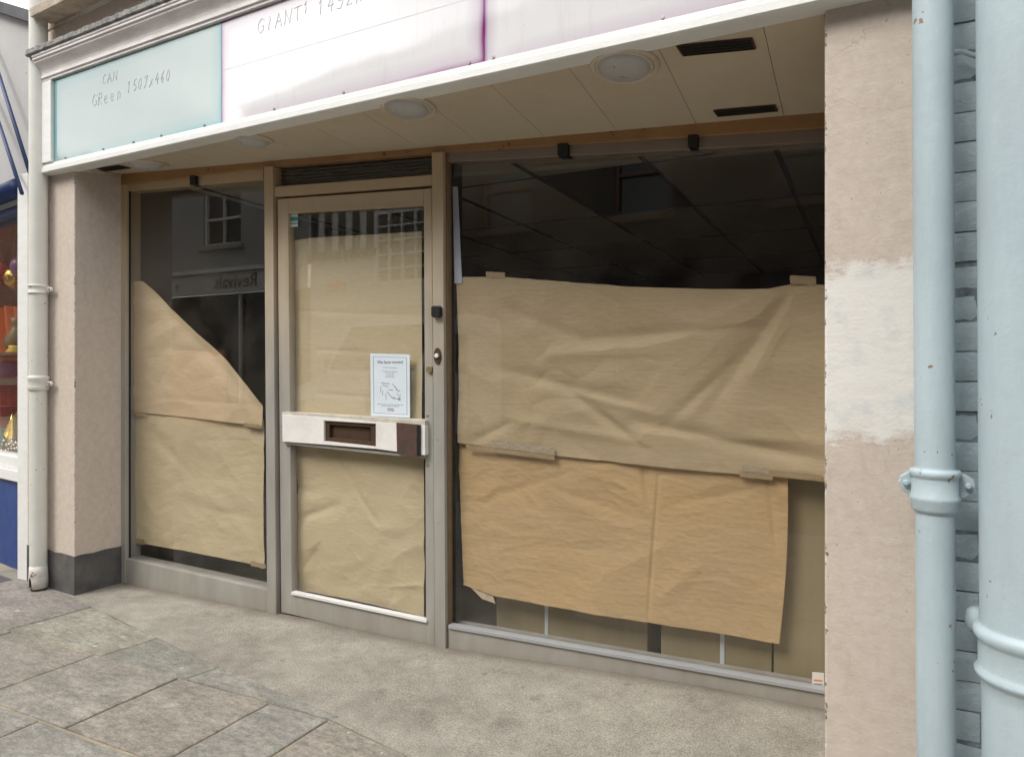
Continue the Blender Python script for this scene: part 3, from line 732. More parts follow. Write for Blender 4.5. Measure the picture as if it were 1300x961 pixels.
# ------------------------------------------------------------------ door
dr = MB()
dy0, dy1 = WY + 0.006, WY + 0.05
dr.win([(352, 253), (365.5, 252), (370.5, 780), (357, 777)], dy0, dy1)
dr.win([(537.8, 240), (548, 239), (552, 822), (541, 820)], dy0, dy1)
dr.win([(365.5, 252), (537.8, 240), (537.8, 260), (365.5, 270)], dy0 + .002, dy1 - .001)
dr.win([(370.3, 753), (541, 789), (541, 820), (370.5, 780)], dy0 + .002, dy1 - .001)
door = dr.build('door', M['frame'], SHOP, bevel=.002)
MB().win([(365, 262), (538, 252), (541, 792), (369, 757)], GY - .008, GY - .002).build('glass', M['glass'], door)
MB().win([(369.5, 751), (541.3, 787), (541.3, 790.5), (369.5, 754.5)], dy0 - .010, dy0 + .02).build('glazing_bead', plain('bright_bead', (0.72, 0.72, 0.70), 0.3), door, bevel=.001)
MB().win([(365.5, 268.5), (537.8, 258.5), (537.8, 261), (365.5, 271)], dy0 - .004, dy0 + .02).build('glazing_bead', M['frame'], door)
MB().win([(348, 252), (352, 252), (356, 778), (352, 778)], WY + .03, WY + .05).build('seal', M['black'], door)
# mid rail with letter box
def px_box(name, mat, px, y0, y1, parent, bevel=0.0, **kw): return MB().win(px, y0, y1).build(name, mat, parent, bevel=bevel, **kw)
rail = MB()
ry0, ry1 = WY - .022, WY + .040
# board with the letter slot left open
rail.win([(358, 526), (411, 530), (411, 564.5), (358.5, 560.5)], ry0, ry1)
rail.win([(477, 535.5), (539.5, 540), (539.5, 578), (477, 570)], ry0, ry1)
rail.win([(411, 530), (477, 535.5), (477, 538), (411, 534)], ry0, ry1)
rail.win([(411, 560), (477, 567), (477, 570), (411, 564.5)], ry0, ry1)
rl = rail.build('mid_rail', M['plate'], door, bevel=.0015)
MB().win([(358, 523), (539.5, 533.5), (539.5, 540), (358, 526.3)], ry0 + .003, ry1 + .012).build('rail_top', worn('dusty_rail_top', (0.60, 0.57, 0.50), (0.34, 0.28, 0.2), 0.6, scale=20, amount=0.8), door, bevel=.0015)
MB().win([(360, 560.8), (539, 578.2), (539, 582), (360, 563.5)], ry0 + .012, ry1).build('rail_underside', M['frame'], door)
lb = MB()
lb.win([(411, 534), (477, 538), (477, 543), (411, 538.5)], ry0 + .012, ry1 - .004)
lb.win([(411, 555), (477, 561.5), (477, 567), (411, 560)], ry0 + .012, ry1 - .004)
lb.win([(411, 538.5), (418, 539), (418, 555.8), (411, 555)], ry0 + .012, ry1 - .004)
lb.win([(470, 542.5), (477, 543), (477, 561.5), (470, 560.8)], ry0 + .012, ry1 - .004)
lbo = lb.build('letter_box', M['bronze'], door, bevel=.001)
px_box('letter_flap', M['bronze'], [(418.5, 540), (469.5, 543.5), (469.5, 560), (418.5, 555.5)], ry0 + .030, ry0 + .036, door, .001)
px_box('rust_plate', M['rust'], [(503, 536.5), (531, 539), (531, 579.5), (504, 576)], ry0 - .006, ry0 + .001, door, .001)
px_box('lock_edge', M['black'], [(529, 539), (532.5, 539.3), (532.5, 579), (529, 579)], ry0 - .012, ry0 + .001, door, .001)
# locks and fittings on the right stile / mullion
px_box('alarm_contact', M['black'], [(547, 390), (549, 388), (556, 388), (558, 390), (558, 401), (556, 403), (549, 403), (547, 401)], WY - .036, WY - .008, SHOP, .003)
def disc(name, u, v, ru, rv, mat, y0, y1, parent, n=20):
    px = [(u + ru * math.cos(2 * math.pi * i / n), v + rv * math.sin(2 * math.pi * i / n)) for i in range(n)]
    return MB().win(px, y0, y1).build(name, mat, parent, bevel=.001)
e = disc('bell_plate', 555, 452, 4.5, 10.5, M['bronze'], WY - .018, WY - .011, SHOP)
disc('bell_push', 553.5, 451.5, 2.4, 2.8, plain('ivory_button', (.8, .78, .7), .3), WY - .028, WY - .018, e)
k_ = disc('lock_cylinder', 544.5, 469, 4, 4.6, M['brass'], dy0 - .012, dy0 + .001, door)
for u, v in ((542.3, 527.5), (542.5, 590.5)): disc('screw', u, v, 1.6, 1.8, M['brass'], dy0 - .003, dy0 + .001, door, 12)
# sticker at the top of the door glass
stk = px_box('sticker', plain('sticker_white', (.7, .72, .7), .4), [(366.5, 272), (378, 271.5), (378, 288), (366.5, 288.5)], GY - .0105, GY - .009, None)
stk['label'] = 'small white sticker with a teal stripe inside the top corner of the door glass'; stk['category'] = 'sticker'
px_box('stripe', M['teal'], [(366.8, 276), (377.8, 275.6), (377.8, 280.4), (366.8, 280.8)], GY - .0118, GY - .0107, stk)
px_box('stripe', M['teal'], [(366.8, 283.4), (377.8, 283.0), (377.8, 284.4), (366.8, 284.8)], GY - .0118, GY - .0107, stk)
st2 = px_box('sticker', plain('sticker_pale', (.62, .6, .55), .4), [(1031, 853), (1046, 854), (1046, 874), (1031, 872.5)], GY - .0035, GY - .001, None)
st2['label'] = 'little pale sticker with red print in the bottom corner of the right window'; st2['category'] = 'sticker'
px_box('print', M['orange'], [(1033, 862), (1044, 862.7), (1044, 864.7), (1033, 864)], GY - .0048, GY - .0037, st2)
px_box('print', M['greyink'], [(1033, 867), (1044, 867.7), (1044, 869), (1033, 868.3)], GY - .0048, GY - .0037, st2)

# ------------------------------------------------------------------ notice on the door
ny = GY - .0125
nt_ = thing('notice', 'small pale blue printed moving notice taped to the door glass above the letter box', 'notice', atY(495, 531, ny))
def nq(u, v):   # position inside the sheet, 0..1
    tl, tr, bl, br_ = Vector((470, 448.5)), Vector((520, 450)), Vector((471, 528)), Vector((520.5, 530.5))
    return tl.lerp(tr, u).lerp(bl.lerp(br_, u), v)
def nbox(name, mat, u0, v0, u1, v1, d, parent=nt_, y=ny):
    return MB().win([tuple(nq(u0, v0)), tuple(nq(u1, v0)), tuple(nq(u1, v1)), tuple(nq(u0, v1))], y - d, y).build(name, mat, parent)
nbox('sheet', M['paper'], 0, 0, 1, 1, .0006)
bd = MB()
for a in ((.07, .05, .93, .056), (.07, .944, .93, .95), (.07, .056, .083, .944), (.917, .056, .93, .944)):
    bd.win([tuple(nq(a[0], a[1])), tuple(nq(a[2], a[1])), tuple(nq(a[2], a[3])), tuple(nq(a[0], a[3]))], ny - .0009, ny - .0007)
bd.build('printed_border', M['greyink'], nt_)
p = atY(*nq(.5, .155), ny); q0, q1 = atY(*nq(0, .155), ny), atY(*nq(1, .155), ny); wN = (q1 - q0).length
text_mesh('heading', 'We have moved', wN * 0.098, M['blueink'], Vector((p.x, ny - .0011, p.z)), (math.pi / 2, 0, 0), nt_, 'CENTER', .0001)
ln = MB(); random.seed(3)
for v, wd in ((.215, .36), (.275, .40), (.305, .22), (.335, .18), (.362, .24), (.80, .66), (.825, .44)):
    u = .5 - wd / 2
    while u < .5 + wd / 2:
        l = random.uniform(.03, .08); u1 = min(u + l, .5 + wd / 2)
        ln.win([tuple(nq(u, v)), tuple(nq(u1, v)), tuple(nq(u1, v + .009)), tuple(nq(u, v + .009))], ny - .0009, ny - .0007); u = u1 + .015
ln.build('small_print', M['greyink'], nt_)
mp_ = MB()
for k in range(16):
    a = Vector((random.uniform(.25, .75), random.uniform(.46, .72))); an = random.choice((.1, .25, 1.5, 1.7, .8)); L = random.uniform(.1, .3)
    b = a + Vector((math.cos(an) * L, math.sin(an) * L * .7)); b.x = min(.76, max(.24, b.x)); b.y = min(.73, max(.45, b.y))
    d = (b - a).normalized(); n_ = Vector((-d.y, d.x)) * .006
    mp_.win([tuple(nq(*(a + n_))), tuple(nq(*(b + n_))), tuple(nq(*(b - n_))), tuple(nq(*(a - n_)))], ny - .0009 - k * 1e-5, ny - .0007)
mp_.build('street_map', M['greyink'], nt_)
nbox('logo_bar', M['teal'], .42, .862, .58, .878, .0009); nbox('logo_bar', M['magenta'], .42, .892, .60, .906, .0009)

# ------------------------------------------------------------------ kraft paper
def poly_at(pts, s):
    x0, x1 = pts[0][0], pts[-1][0]; x = x0 + (x1 - x0) * s
    for (a, b), (c, d) in zip(pts[:-1], pts[1:]):
        if x <= c or (c, d) == pts[-1]:
            f = (x - a) / (c - a) if c != a else 0
            return Vector((x, b + (d - b) * f))
def seg_d(p, a, b):
    ab = b - a; t = max(0, min(1, (p - a).dot(ab) / ab.length_squared))
    return (p - a - ab * t).length, t
def paper(label, top, bot, mat, Y, creases, seed, amp=1.0, nx=200, nz=120, left=None, right=None, fine=1.0):
    vs = []
    cr = [(Vector(a), Vector(b), h, w) for a, b, h, w in creases]
    for i in range(nx + 1):
        s = i / nx; T, B = poly_at(top, s), poly_at(bot, s)
        for j in range(nz + 1):
            t = j / nz; p = T.lerp(B, t)
            if left: p.x += (1 - s) ** 4 * left(t)
            if right: p.x += s ** 6 * right(t)
            # edges are cut by hand
            if j in (0, nz): p.y += 0.5 * noise.noise(Vector((p.x * .05, seed, 0)))
            P = atY(p.x, p.y, Y); q = Vector((P.x, P.z, seed * 3.1))
            h = 0.011 * amp * noise.noise(q * 2.2)
            # sharp-ish facets: ridged noise along wandering directions
            wv = Vector((q.x * 3.2 + 0.6 * noise.noise(q * 3), q.y * 5 + 0.5 * noise.noise(q * 2.5), seed))
            h += 0.0055 * amp * (abs(noise.noise(wv)) * 2 - 0.5)
            wv2 = Vector((q.x * 9, q.y * 19, seed + 5)); h += 0.0014 * fine * abs(noise.noise(wv2 + Vector((noise.noise(q * 6), noise.noise(q * 5), 0))))
            h += 0.0005 * fine * noise.noise(Vector((q.x * 40, q.y * 75, seed)))
            wv3 = Vector((q.x * 5.5 + q.y * 2 + .5 * noise.noise(q * 4), q.y * 8 - q.x * 2 + .5 * noise.noise(q * 5), seed + 11)); h += 0.0042 * amp * (1 - abs(noise.noise(wv3)) * 2.2) * max(0, noise.noise(q * 1.7 + Vector((4, 4, 4))) + .35)
            vd = noise.voronoi(Vector((q.x * 6 + .35 * noise.noise(q * 6), q.y * 8 + .35 * noise.noise(q * 7), seed + 2)))[0]
            h += .0075 * amp * (vd[1] - vd[0]) * min(1, max(0, .25 + 1.6 * noise.noise(q * 1.4 + Vector((9, 2, 1)))))
            for a, b, hh, w_ in cr:
                d, tt = seg_d(p, a, b)
                if d < w_ * 3.5:
                    h += hh * math.exp(-abs(d / w_) ** 1.7) * (0.25 + 0.75 * math.sin(math.pi * min(1, max(0, .12 + .8 * tt))))
            vs.append((P.x, Y + max(-0.006, min(0.03, h)), P.z))
    fs = [(i * (nz + 1) + j, (i + 1) * (nz + 1) + j, (i + 1) * (nz + 1) + j + 1, i * (nz + 1) + j + 1) for i in range(nx) for j in range(nz)]
    o = MB().add(vs, fs, True).build('kraft_paper', mat, None)
    o['label'] = label; o['category'] = 'paper'; o['group'] = 'kraft paper sheets taped behind the shop glass'
    return o
P1 = paper('pale kraft sheet with a long diagonal edge, upper one in the left window',
      [(162, 357), (181, 357), (215, 391), (290, 460), (333, 515)], [(163, 522), (250, 531), (333, 541)], M['kraft_pink_reflection'], 2.752,
      [((181, 360), (330, 520), .012, 9), ((205, 440), (300, 455), .004, 6), ((300, 480), (322, 535), -.008, 6), ((200, 505), (330, 515), .003, 4)], 1, nx=120, nz=110)
P2 = paper('pale kraft sheet with a slanting bottom edge, lower one in the left window',
      [(164, 514), (250, 523), (334, 532)], [(168, 687), (180, 690), (260, 704), (336, 719)], M['kraft_pale'], 2.770,
      [((195, 550), (270, 640), .006, 7), ((200, 570), (330, 690), -.005, 8), ((230, 640), (330, 660), .004, 6), ((320, 670), (336, 710), .008, 7), ((170, 665), (190, 690), .008, 6), ((240, 560), (320, 560), .003, 5)], 2, nx=150, nz=150, fine=1.5)
P3 = paper('flat kraft sheet behind the upper door glass, with the notice in front',
      [(370, 306), (398, 302), (470, 298), (535.5, 294)], [(368, 524), (450, 530), (535.5, 538)], M['kraft_pale'], 2.752,
      [((375, 395), (520, 400), .002, 3), ((402, 444), (470, 447), .003, 3), ((402, 500), (470, 504), .003, 3), ((402, 444), (402, 500), .002, 3), ((510, 310), (515, 440), .003, 5)], 3, amp=.45, nx=110, nz=150, fine=.6,
      left=lambda t: 1.5 * math.sin(6 * t))
P4 = paper('crumpled kraft sheet behind the lower door glass with a bunched left side',
      [(371, 560), (450, 568), (538, 578)], [(374, 750), (400, 753), (440, 760), (538, 783)], M['kraft_pale'], 2.760,
      [((375, 660), (430, 640), .011, 7), ((380, 695), (425, 668), -.010, 7), ((405, 690), (395, 750), .010, 8), ((430, 700), (440, 640), -.007, 7), ((450, 620), (480, 665), .006, 4), ((420, 575), (455, 620), .004, 5), ((495, 745), (536, 742), -.003, 2.5), ((378, 730), (400, 700), .006, 4), ((375, 620), (400, 625), .004, 5)], 4, amp=1.1, nx=150, nz=170,
      left=lambda t: 3 * math.sin(math.pi * t) + 3 * (t > .25) * math.exp(-((t - .3) / .1) ** 2))
P5 = paper('wide creased kraft sheet, upper one in the right window, drawn up to its right corner',
      [(580, 352), (640, 352), (720, 358), (800, 364), (900, 367), (975, 367), (1005, 361), (1051, 362)], [(582, 562), (700, 578), (850, 594), (1050, 612)], M['kraft_shaded'], 2.752,
      [((1008, 364), (900, 520), .020, 14), ((1000, 375), (840, 440), -.012, 16), ((1010, 380), (960, 470), -.012, 9), ((740, 430), (960, 415), .010, 9),
       ((700, 450), (880, 440), -.010, 8), ((640, 470), (800, 510), .014, 10), ((720, 495), (820, 570), .012, 8), ((600, 560), (650, 535), .008, 6), ((650, 533), (820, 562), -.007, 7),
       ((805, 535), (1045, 585), .014, 9), ((820, 555), (1045, 560), -.006, 8), ((850, 535), (930, 460), .008, 8), ((830, 490), (900, 440), -.007, 7), ((730, 500), (830, 525), -.008, 6), ((640, 390), (760, 440), .006, 9), ((600, 400), (615, 540), .005, 9)], 5, amp=1.0, nx=330, nz=170, fine=.9,
      left=lambda t: 1.5 * math.sin(4 * t), right=lambda t: -2 * math.sin(math.pi * t))
P6 = paper('orange brown kraft sheet with a centre fold, lower one in the right window',
      [(581, 553), (700, 568), (850, 584), (1000, 599)], [(586, 742), (625, 756), (760, 781), (900, 802), (960, 813), (989, 818)], M['kraft_deep'], 2.768,
      [((836, 605), (822, 790), .006, 2.2), ((826, 640), (845, 770), .003, 7), ((815, 590), (825, 640), .010, 5), ((700, 620), (820, 660), .004, 6), ((600, 640), (720, 600), .004, 7), ((975, 610), (985, 700), .005, 4), ((600, 690), (800, 700), .003, 8), ((850, 640), (960, 620), .005, 7), ((925, 760), (935, 805), .004, 5)], 6, amp=.75, nx=300, nz=160, fine=2.0,
      left=lambda t: 3 * t - 4 * (t > .0) * math.exp(-((t - .1) / .1) ** 2), right=lambda t: 4 * math.sin(math.pi * t) * (t < 1))
MB().prism([atY(598, 746, 2.758), atY(626, 757, 2.758), atY(629, 766, 2.752), atY(612, 760, 2.748)], (0, .001, 0)).build('torn_corner', M['tape_grey'], P6)
# sticky tape, each strip part of the sheet it holds
def tape(px, parent, mat='tape', Y=2.744, wob=1.2, seed=0):
    # px: centre line start, end, width
    (u0, v0), (u1, v1), wd = px; n = 24; vs = []
    for i in range(n + 1):
        u = u0 + (u1 - u0) * i / n; v = v0 + (v1 - v0) * i / n
        for k in (-1, 0, 1):
            j = noise.noise(Vector((u * .2, k * 3, seed))) * wob
            P = atY(u + (j if i in (0, n) else 0), v + k * wd / 2 + j * .5, Y); vs.append((P.x, Y + .0004 * noise.noise(Vector((u * .3, k, seed))), P.z))
    fs = [(3 * i + k, 3 * i + 3 + k, 3 * i + 4 + k, 3 * i + 1 + k) for i in range(n) for k in (0, 1)]
    MB().add(vs, fs, False).build('tape', M[mat], parent)
tape(((592, 567), (704, 581), 6), P6, 'tape', 2.7455, seed=1); tape(((624, 563), (704, 573), 9), P5, 'tape_grey', 2.7450, seed=2)
tape(((939, 602), (981, 606), 7), P6, 'tape', 2.7455, seed=3); tape(((975, 600), (1044, 607), 8), P5, 'tape', 2.7450, seed=4); tape(((942, 594), (976, 598), 8), P5, 'tape_grey', 2.7445, seed=9)
tape(((617, 349), (641, 350), 8), P5, 'tape', 2.7450, seed=5); tape(((1003, 355), (1036, 357), 11), P5, 'tape', 2.7450, seed=6)
tape(((163, 523.5), (182, 526), 5), P2, 'tape', 2.7455, seed=7); tape(((309, 539), (333, 542), 4), P2, 'tape', 2.7455, seed=8)
tape(((165, 685), (183, 688), 7), P2, 'tape', 2.7630, seed=10, wob=2.5); tape(((318, 715), (337, 719), 6), P2, 'tape', 2.7630, seed=11, wob=2.5)
# streak of light in the right window, given as a pale upright strip
sp = MB().win([(574.5, 237), (581, 237.5), (586.5, 360), (577, 360)], 2.742, 2.744).build('light_streak', plain('light_streak_grey', (0.46, 0.49, 0.58), .5), None)
sp['label'] = 'narrow pale grey strip standing in for a streak of light, upright in the left edge of the right window'; sp['category'] = 'light streak'

# ------------------------------------------------------------------ cardboard in the window bottom
def carton(label, u0, u1, vt0, vt1, Y, depth, straps, seamv=None):
    a = atY(u0, vt0, Y); b = atY(u1, vt1, Y); zt = (a.z + b.z) / 2
    t = thing('cardboard_box', label, 'cardboard box', ((a.x + b.x) / 2, Y + depth / 2, 0.02), 'cardboard boxes standing inside the right window')
    body = MB().box(a.x, b.x, Y, Y + depth, 0.02, zt - .004); body.build('carton', M['card'], t, bevel=.004)
    fl = MB(); m = (a.x + b.x) / 2
    fl.box(a.x + .002, b.x - .002, Y + .002, Y + depth / 2 - .003, zt - .0035, zt); fl.box(a.x + .002, b.x - .002, Y + depth / 2 + .003, Y + depth - .002, zt - .0035, zt)
    fl.build('flaps', M['card'], t)
    for u in straps:
        x = atY(u, 800, Y).x
        sm = MB(); sm.box(x - .008, x + .008, Y - .003, Y - .0005, .02, zt + .002); sm.box(x - .008, x + .008, Y - .003, Y + depth, zt + .0005, zt + .0025)
        sm.build('strap', M['strap'], t)
    return t
carton('low cardboard box with one pale strap, left of the dark gap in the right window', 630, 822, 742, 745, 2.86, .45, (694,))
carton('cardboard box with a pale strap right of the dark gap under the orange brown paper', 839, 980, 742, 745, 2.84, .45, (917,))
carton('tall cardboard box standing against the right end of the right window', 982, 1075, 596, 596, 2.83, .5, ())

# ------------------------------------------------------------------ inside of the shop
cz = 2.43
XL, XR, YB = -4.0, 0.9, 9.0
iw = MB()
iw.box(XL - .1, XL, 2.80, YB, -.1, cz + .1); iw.box(XR, XR + .1, 2.80, YB, -.1, cz + .1); iw.box(XL, XR, YB, YB + .1, -.1, cz + .1)
iw.build('interior_wall', M['inwall'], SHOP)
MB().box(XL, XR, 2.80, YB, -.1, .015).build('floor', M['carpet'], None, kind='structure')
ce = MB(); xs = []
x = -0.447 - .69 * 6
while x < XR: xs.append(x); x += .69
for i in range(len(xs)):
    xa, xb = max(XL, xs[i] + .012), min(XR, (xs[i + 1] if i + 1 < len(xs) else XR) - .012)
    if xb - xa < .05: continue
    y = 2.81; k = 0
    while y < YB:
        y1 = min(YB, y + 1.2)
        if not (i == 4 and k == 1): ce.box(xa, xb, y + .006, y1 - .006, cz, cz + .02)
        y = y1; k += 1
ce.build('ceiling', M['ceil'], None, kind='structure')
MB().box(xs[4] + .014, xs[5] - .014, 2.81 + 1.206, 2.81 + 2.394, cz + .002, cz + .012).build('light_panel', plain('unlit_panel', (0.12, 0.12, 0.12), .5), SHOP)
te = MB()
for x in xs:
    if x > XL: te.box(x - .014, x + .014, 2.81, YB, cz - .006, cz + .004)
for k in range(1, 6): te.box(XL, XR, 2.81 + 1.2 * k - .010, 2.81 + 1.2 * k + .010, cz - .003, cz + .002)
te.build('ceiling_grid', M['tee'], SHOP)
MB().box(XL, XR, 2.80, YB, cz + .25, cz + .3).build('floor_slab', M['dark'], SHOP)
# blocks of wall that close the building above the header and at its sides
cl = MB(); cl.box(-4.42, 0.95, 2.81, 2.95, cz + .02, 6.6); cl.box(0.14, 0.95, 2.5, 2.79, -.05, 6.6); cl.box(-4.42, -4.11, 2.79, 9, -.05, 6.6); cl.box(-4.42, 1.0, 9.1, 9.2, 0, 6.6); cl.box(1.0, 1.1, 2.3, 9, 0, 6.6)
cl.build('rear_wall', M['grey_render'], SHOP)
MB().prism([(-4.42, 2.5, 6.6), (1.1, 2.05, 6.6), (1.1, 9.2, 6.6), (-4.42, 9.2, 6.6)], (0, 0, .15)).build('roof', M['slate'], SHOP)

# ------------------------------------------------------------------ lights and vents in the soffit
def downlight(u, v, w_px, label):
    p = at_soffit(u, v); d = ray(u, v); t = p.y / d.y; R_ = w_px / F * t / 2
    th = thing('ceiling_light', label, 'ceiling light', p, 'round lights in the shop soffit')
    eps = .02
    n = Vector((-(soff_z(p.x + eps, p.y) - soff_z(p.x - eps, p.y)) / (2 * eps), -(soff_z(p.x, p.y + eps) - soff_z(p.x, p.y - eps)) / (2 * eps), 1)).normalized()
    q = n.to_track_quat('Z', 'Y')
    def lay(prof, name, mat):
        mb = MB().lathe((0, 0, 0), [(r * R_, -h) for r, h in prof], 40)
        mb.v = [p + q @ v_ for v_ in mb.v]; mb.build(name, mat, th)
    lay([(1.0, -.004), (1.0, .004), (.96, .009), (.88, .010), (.84, .005), (.83, .004), (.82, .009), (.78, .013), (.72, .008), (.70, -.003)], 'ring', M['ring'])
    lay([(.755, -.002), (.75, .010), (.62, .022), (.4, .031), (.15, .035), (.01, .0355)], 'lens', M['lens'])
downlight(793, 83, 89, 'round frosted light nearest the right pillar, largest of the row')
downlight(518, 135.5, 74, 'round frosted light in the soffit above the door')
downlight(320, 177, 54, 'round frosted light in the soffit above the left window')
downlight(187, 207.5, 50, 'round frosted light at the left end of the soffit beside the small vent')
def vent(px, label):
    P = [at_soffit(*q) for q in px]; c = sum(P, Vector()) / 4
    th = thing('vent', label, 'vent', c, 'slotted vents in the shop soffit')
    dn = Vector((0, 0, -.003)); fr = MB()
    inner = [c + (q - c) * 1.0 for q in P]
    MB().prism([q + Vector((0, 0, -.0015)) for q in inner], (0, 0, -.001)).build('opening', M['black'], th)
    for i in range(4):
        a, b = P[i], P[(i + 1) % 4]; a2, b2 = c + (a - c) * .95, c + (b - c) * .95
        fr.prism([a + dn, b + dn, b2 + dn, a2 + dn], (0, 0, -.003))
    fr.build('frame', M['bronze'], th)
    sl = MB()
    for k in range(1, 4):
        f = k / 4; a, b = P[0].lerp(P[3], f), P[1].lerp(P[2], f); w_ = (P[3] - P[0]) * .05
        sl.prism([a - w_ + dn * .9, b - w_ + dn * .9, b + w_ + dn * .9, a + w_ + dn * .9], (0, 0, -.002))
    sl.build('slats', M['dark'], th)
vent([(858, 57), (955, 47.5), (960, 61), (867, 70)], 'dark slotted vent between the largest light and the right pillar, by the fascia')
vent([(905.5, 139.5), (984, 132.5), (988, 140), (911, 147)], 'dark slotted vent close to the window header near the right pillar')
vent([(121, 213), (151, 209.5), (166, 213), (134, 217)], 'dark slotted vent at the left end of the soffit')

# ------------------------------------------------------------------ fascia sign
SIGN = thing('shop_sign', 'long shop sign box of three blank acrylic panels in a white frame, above the window', 'sign', (-2.0, fY(-2, 2.05), trim_z(-2)))
def pz(X): return CH + 1.168 - 0.0335 * (X + 4.03)       # bottom of the panels
tr = MB()
tr.front(-4.15, 0.10, trim_z, [(-0.02, 0.0), (0.052, 0.0), (0.060, 0.004), (0.060, 0.030), (0.052, 0.034), (0.052, 0.046), (0.044, 0.050), (0.044, 0.056), (-0.02, 0.056)])
tr.build('bottom_trim', M['white'], SIGN, bevel=.0015)
ls = MB()
ls.front(-4.15, -4.045, lambda X: trim_z(X) + .0565, [(-0.02, 0), (0.058, 0), (0.058, 0.452), (-0.02, .452)])
ls.build('side_trim', M['white'], SIGN, bevel=.004)
def teal_m(a, b): return panel_mat('teal_edged_acrylic', (0.36, 0.43, 0.41), (0.02, 0.30, 0.32), a, b, 0, .46)
def pink_m(nm, a, b): return panel_mat(nm, (0.76, 0.75, 0.755), (0.24, 0.035, 0.20), a, b, 0, .46)
panels = [(-4.04, -2.600, teal_m(-4.04, -2.6)), (-2.598, -1.190, pink_m('pink_edged_acrylic', -2.6, -1.19)), (-1.188, 0.09, pink_m('pink_edged_acrylic_wide', -1.19, .5))]
pob = []
for k, (a, b, m) in enumerate(panels):
    pb_ = MB().front(a, b, pz, [(0.034, 0.0), (0.040, 0.0), (0.040, 0.456), (0.034, 0.456)])
    pob.append(pb_.build('sign_panel', m, SIGN, bevel=0, label=['turquoise edged panel with pencilled size', 'pink edged middle panel with pencilled size', 'pink edged panel at the right end'][k]))
    # backing tray
MB().front(-4.15, .10, lambda X: trim_z(X) + .002, [(-0.02, 0), (0.03, 0), (0.03, .52), (-0.02, .52)]).build('backing_box', M['plaster'], SIGN)
for X in (-3.92, -3.55, -3.28, -3.05, -2.72, -2.25, -1.85, -1.25, -1.15, -.55, -.2):
    MB().front(X - .004, X + .004, pz, [(.041, .004), (.046, .004), (.046, .013), (.041, .013)]).build('clip', M['steel'], pob[0 if X < -2.6 else 1 if X < -1.19 else 2])
# middle panels carry a faint seam line
MB().front(-2.59, -1.20, lambda X: pz(X) + .235, [(.0401, 0), (.0404, 0), (.0404, .0022), (.0401, .0022)]).build('seam_line', plain('faint_line', (.66, .64, .65), .4), pob[1])

# pencil handwriting as strokes
G = {'C': [[(.8, .85), (.5, 1), (.2, .8), (.1, .4), (.3, .05), (.7, .1)]], 'G': [[(.85, .85), (.5, 1), (.15, .75), (.1, .3), (.4, 0), (.8, .15), (.85, .45), (.5, .42)]],
     'A': [[(0, 0), (.4, 1), (.8, 0)], [(.15, .4), (.7, .42)]], 'N': [[(.05, 0), (.1, 1), (.7, 0), (.8, 1)]], 'R': [[(.1, 0), (.15, 1), (.6, .95), (.65, .6), (.15, .5), (.75, 0)]],
     'e': [[(.1, .3), (.55, .35), (.5, .6), (.2, .6), (.1, .25), (.3, 0), (.7, .1)]], 'n': [[(.1, 0), (.12, .55), (.35, .6), (.5, .45), (.55, 0)]],
     'I': [[(.3, 0), (.35, 1)]], 'T': [[(0, .95), (.8, 1)], [(.4, 1), (.38, 0)]], '1': [[(.2, .75), (.4, 1), (.38, 0)]], '5': [[(.75, 1), (.25, .97), (.2, .55), (.6, .55), (.7, .25), (.4, 0), (.1, .1)]],
     '0': [[(.4, 1), (.15, .6), (.2, .15), (.45, 0), (.7, .4), (.65, .85), (.4, 1)]], '7': [[(.1, .95), (.75, 1), (.3, 0)]], 'x': [[(.1, .55), (.6, .05)], [(.6, .6), (.05, 0)]],
     '4': [[(.5, 1), (.1, .4), (.75, .42)], [(.6, .7), (.55, 0)]], '6': [[(.65, 1), (.25, .6), (.15, .2), (.4, 0), (.65, .2), (.5, .45), (.2, .35)]], '2': [[(.1, .8), (.4, 1), (.65, .75), (.1, .05), (.75, .05)]]}
def write(mb, s, X, z0, h, wd, rise=0.0):
    for ch in s:
        if ch in G:
            for st in G[ch]:
                P = []
                # round the strokes off
                for i in range(len(st) - 1):
                    for k in range(3):
                        t = k / 3; P.append((st[i][0] + (st[i + 1][0] - st[i][0]) * t, st[i][1] + (st[i + 1][1] - st[i][1]) * t))
                P.append(st[-1])
                pts = []
                for a, b in P:
                    x = X + a * wd + .003 * random.uniform(-1, 1) + .10 * b * h; z = pz(x) + z0 + rise * (x - X) + b * h + .0015 * random.uniform(-1, 1)
                    pts.append(Vector((x, fY(x, 2.10 - .0403), z)))
                mb.tube(pts, .0012, 4)
        X += wd * 1.12 + random.uniform(-.004, .004)
hw = MB(); write(hw, 'CAN', -3.56, .345, .05, .042); write(hw, 'GReen', -3.66, .245, .062, .052); write(hw, '1507x460', -3.34, .262, .055, .042, .06)
hw.build('handwriting', M['ink'], pob[0])
hw = MB(); write(hw, 'GIANT', -2.36, .35, .06, .05); write(hw, '1', -2.08, .37, .05, .04); write(hw, '1452x460', -2.0, .345, .06, .048, .05)
hw.build('handwriting', M['ink'], pob[1])
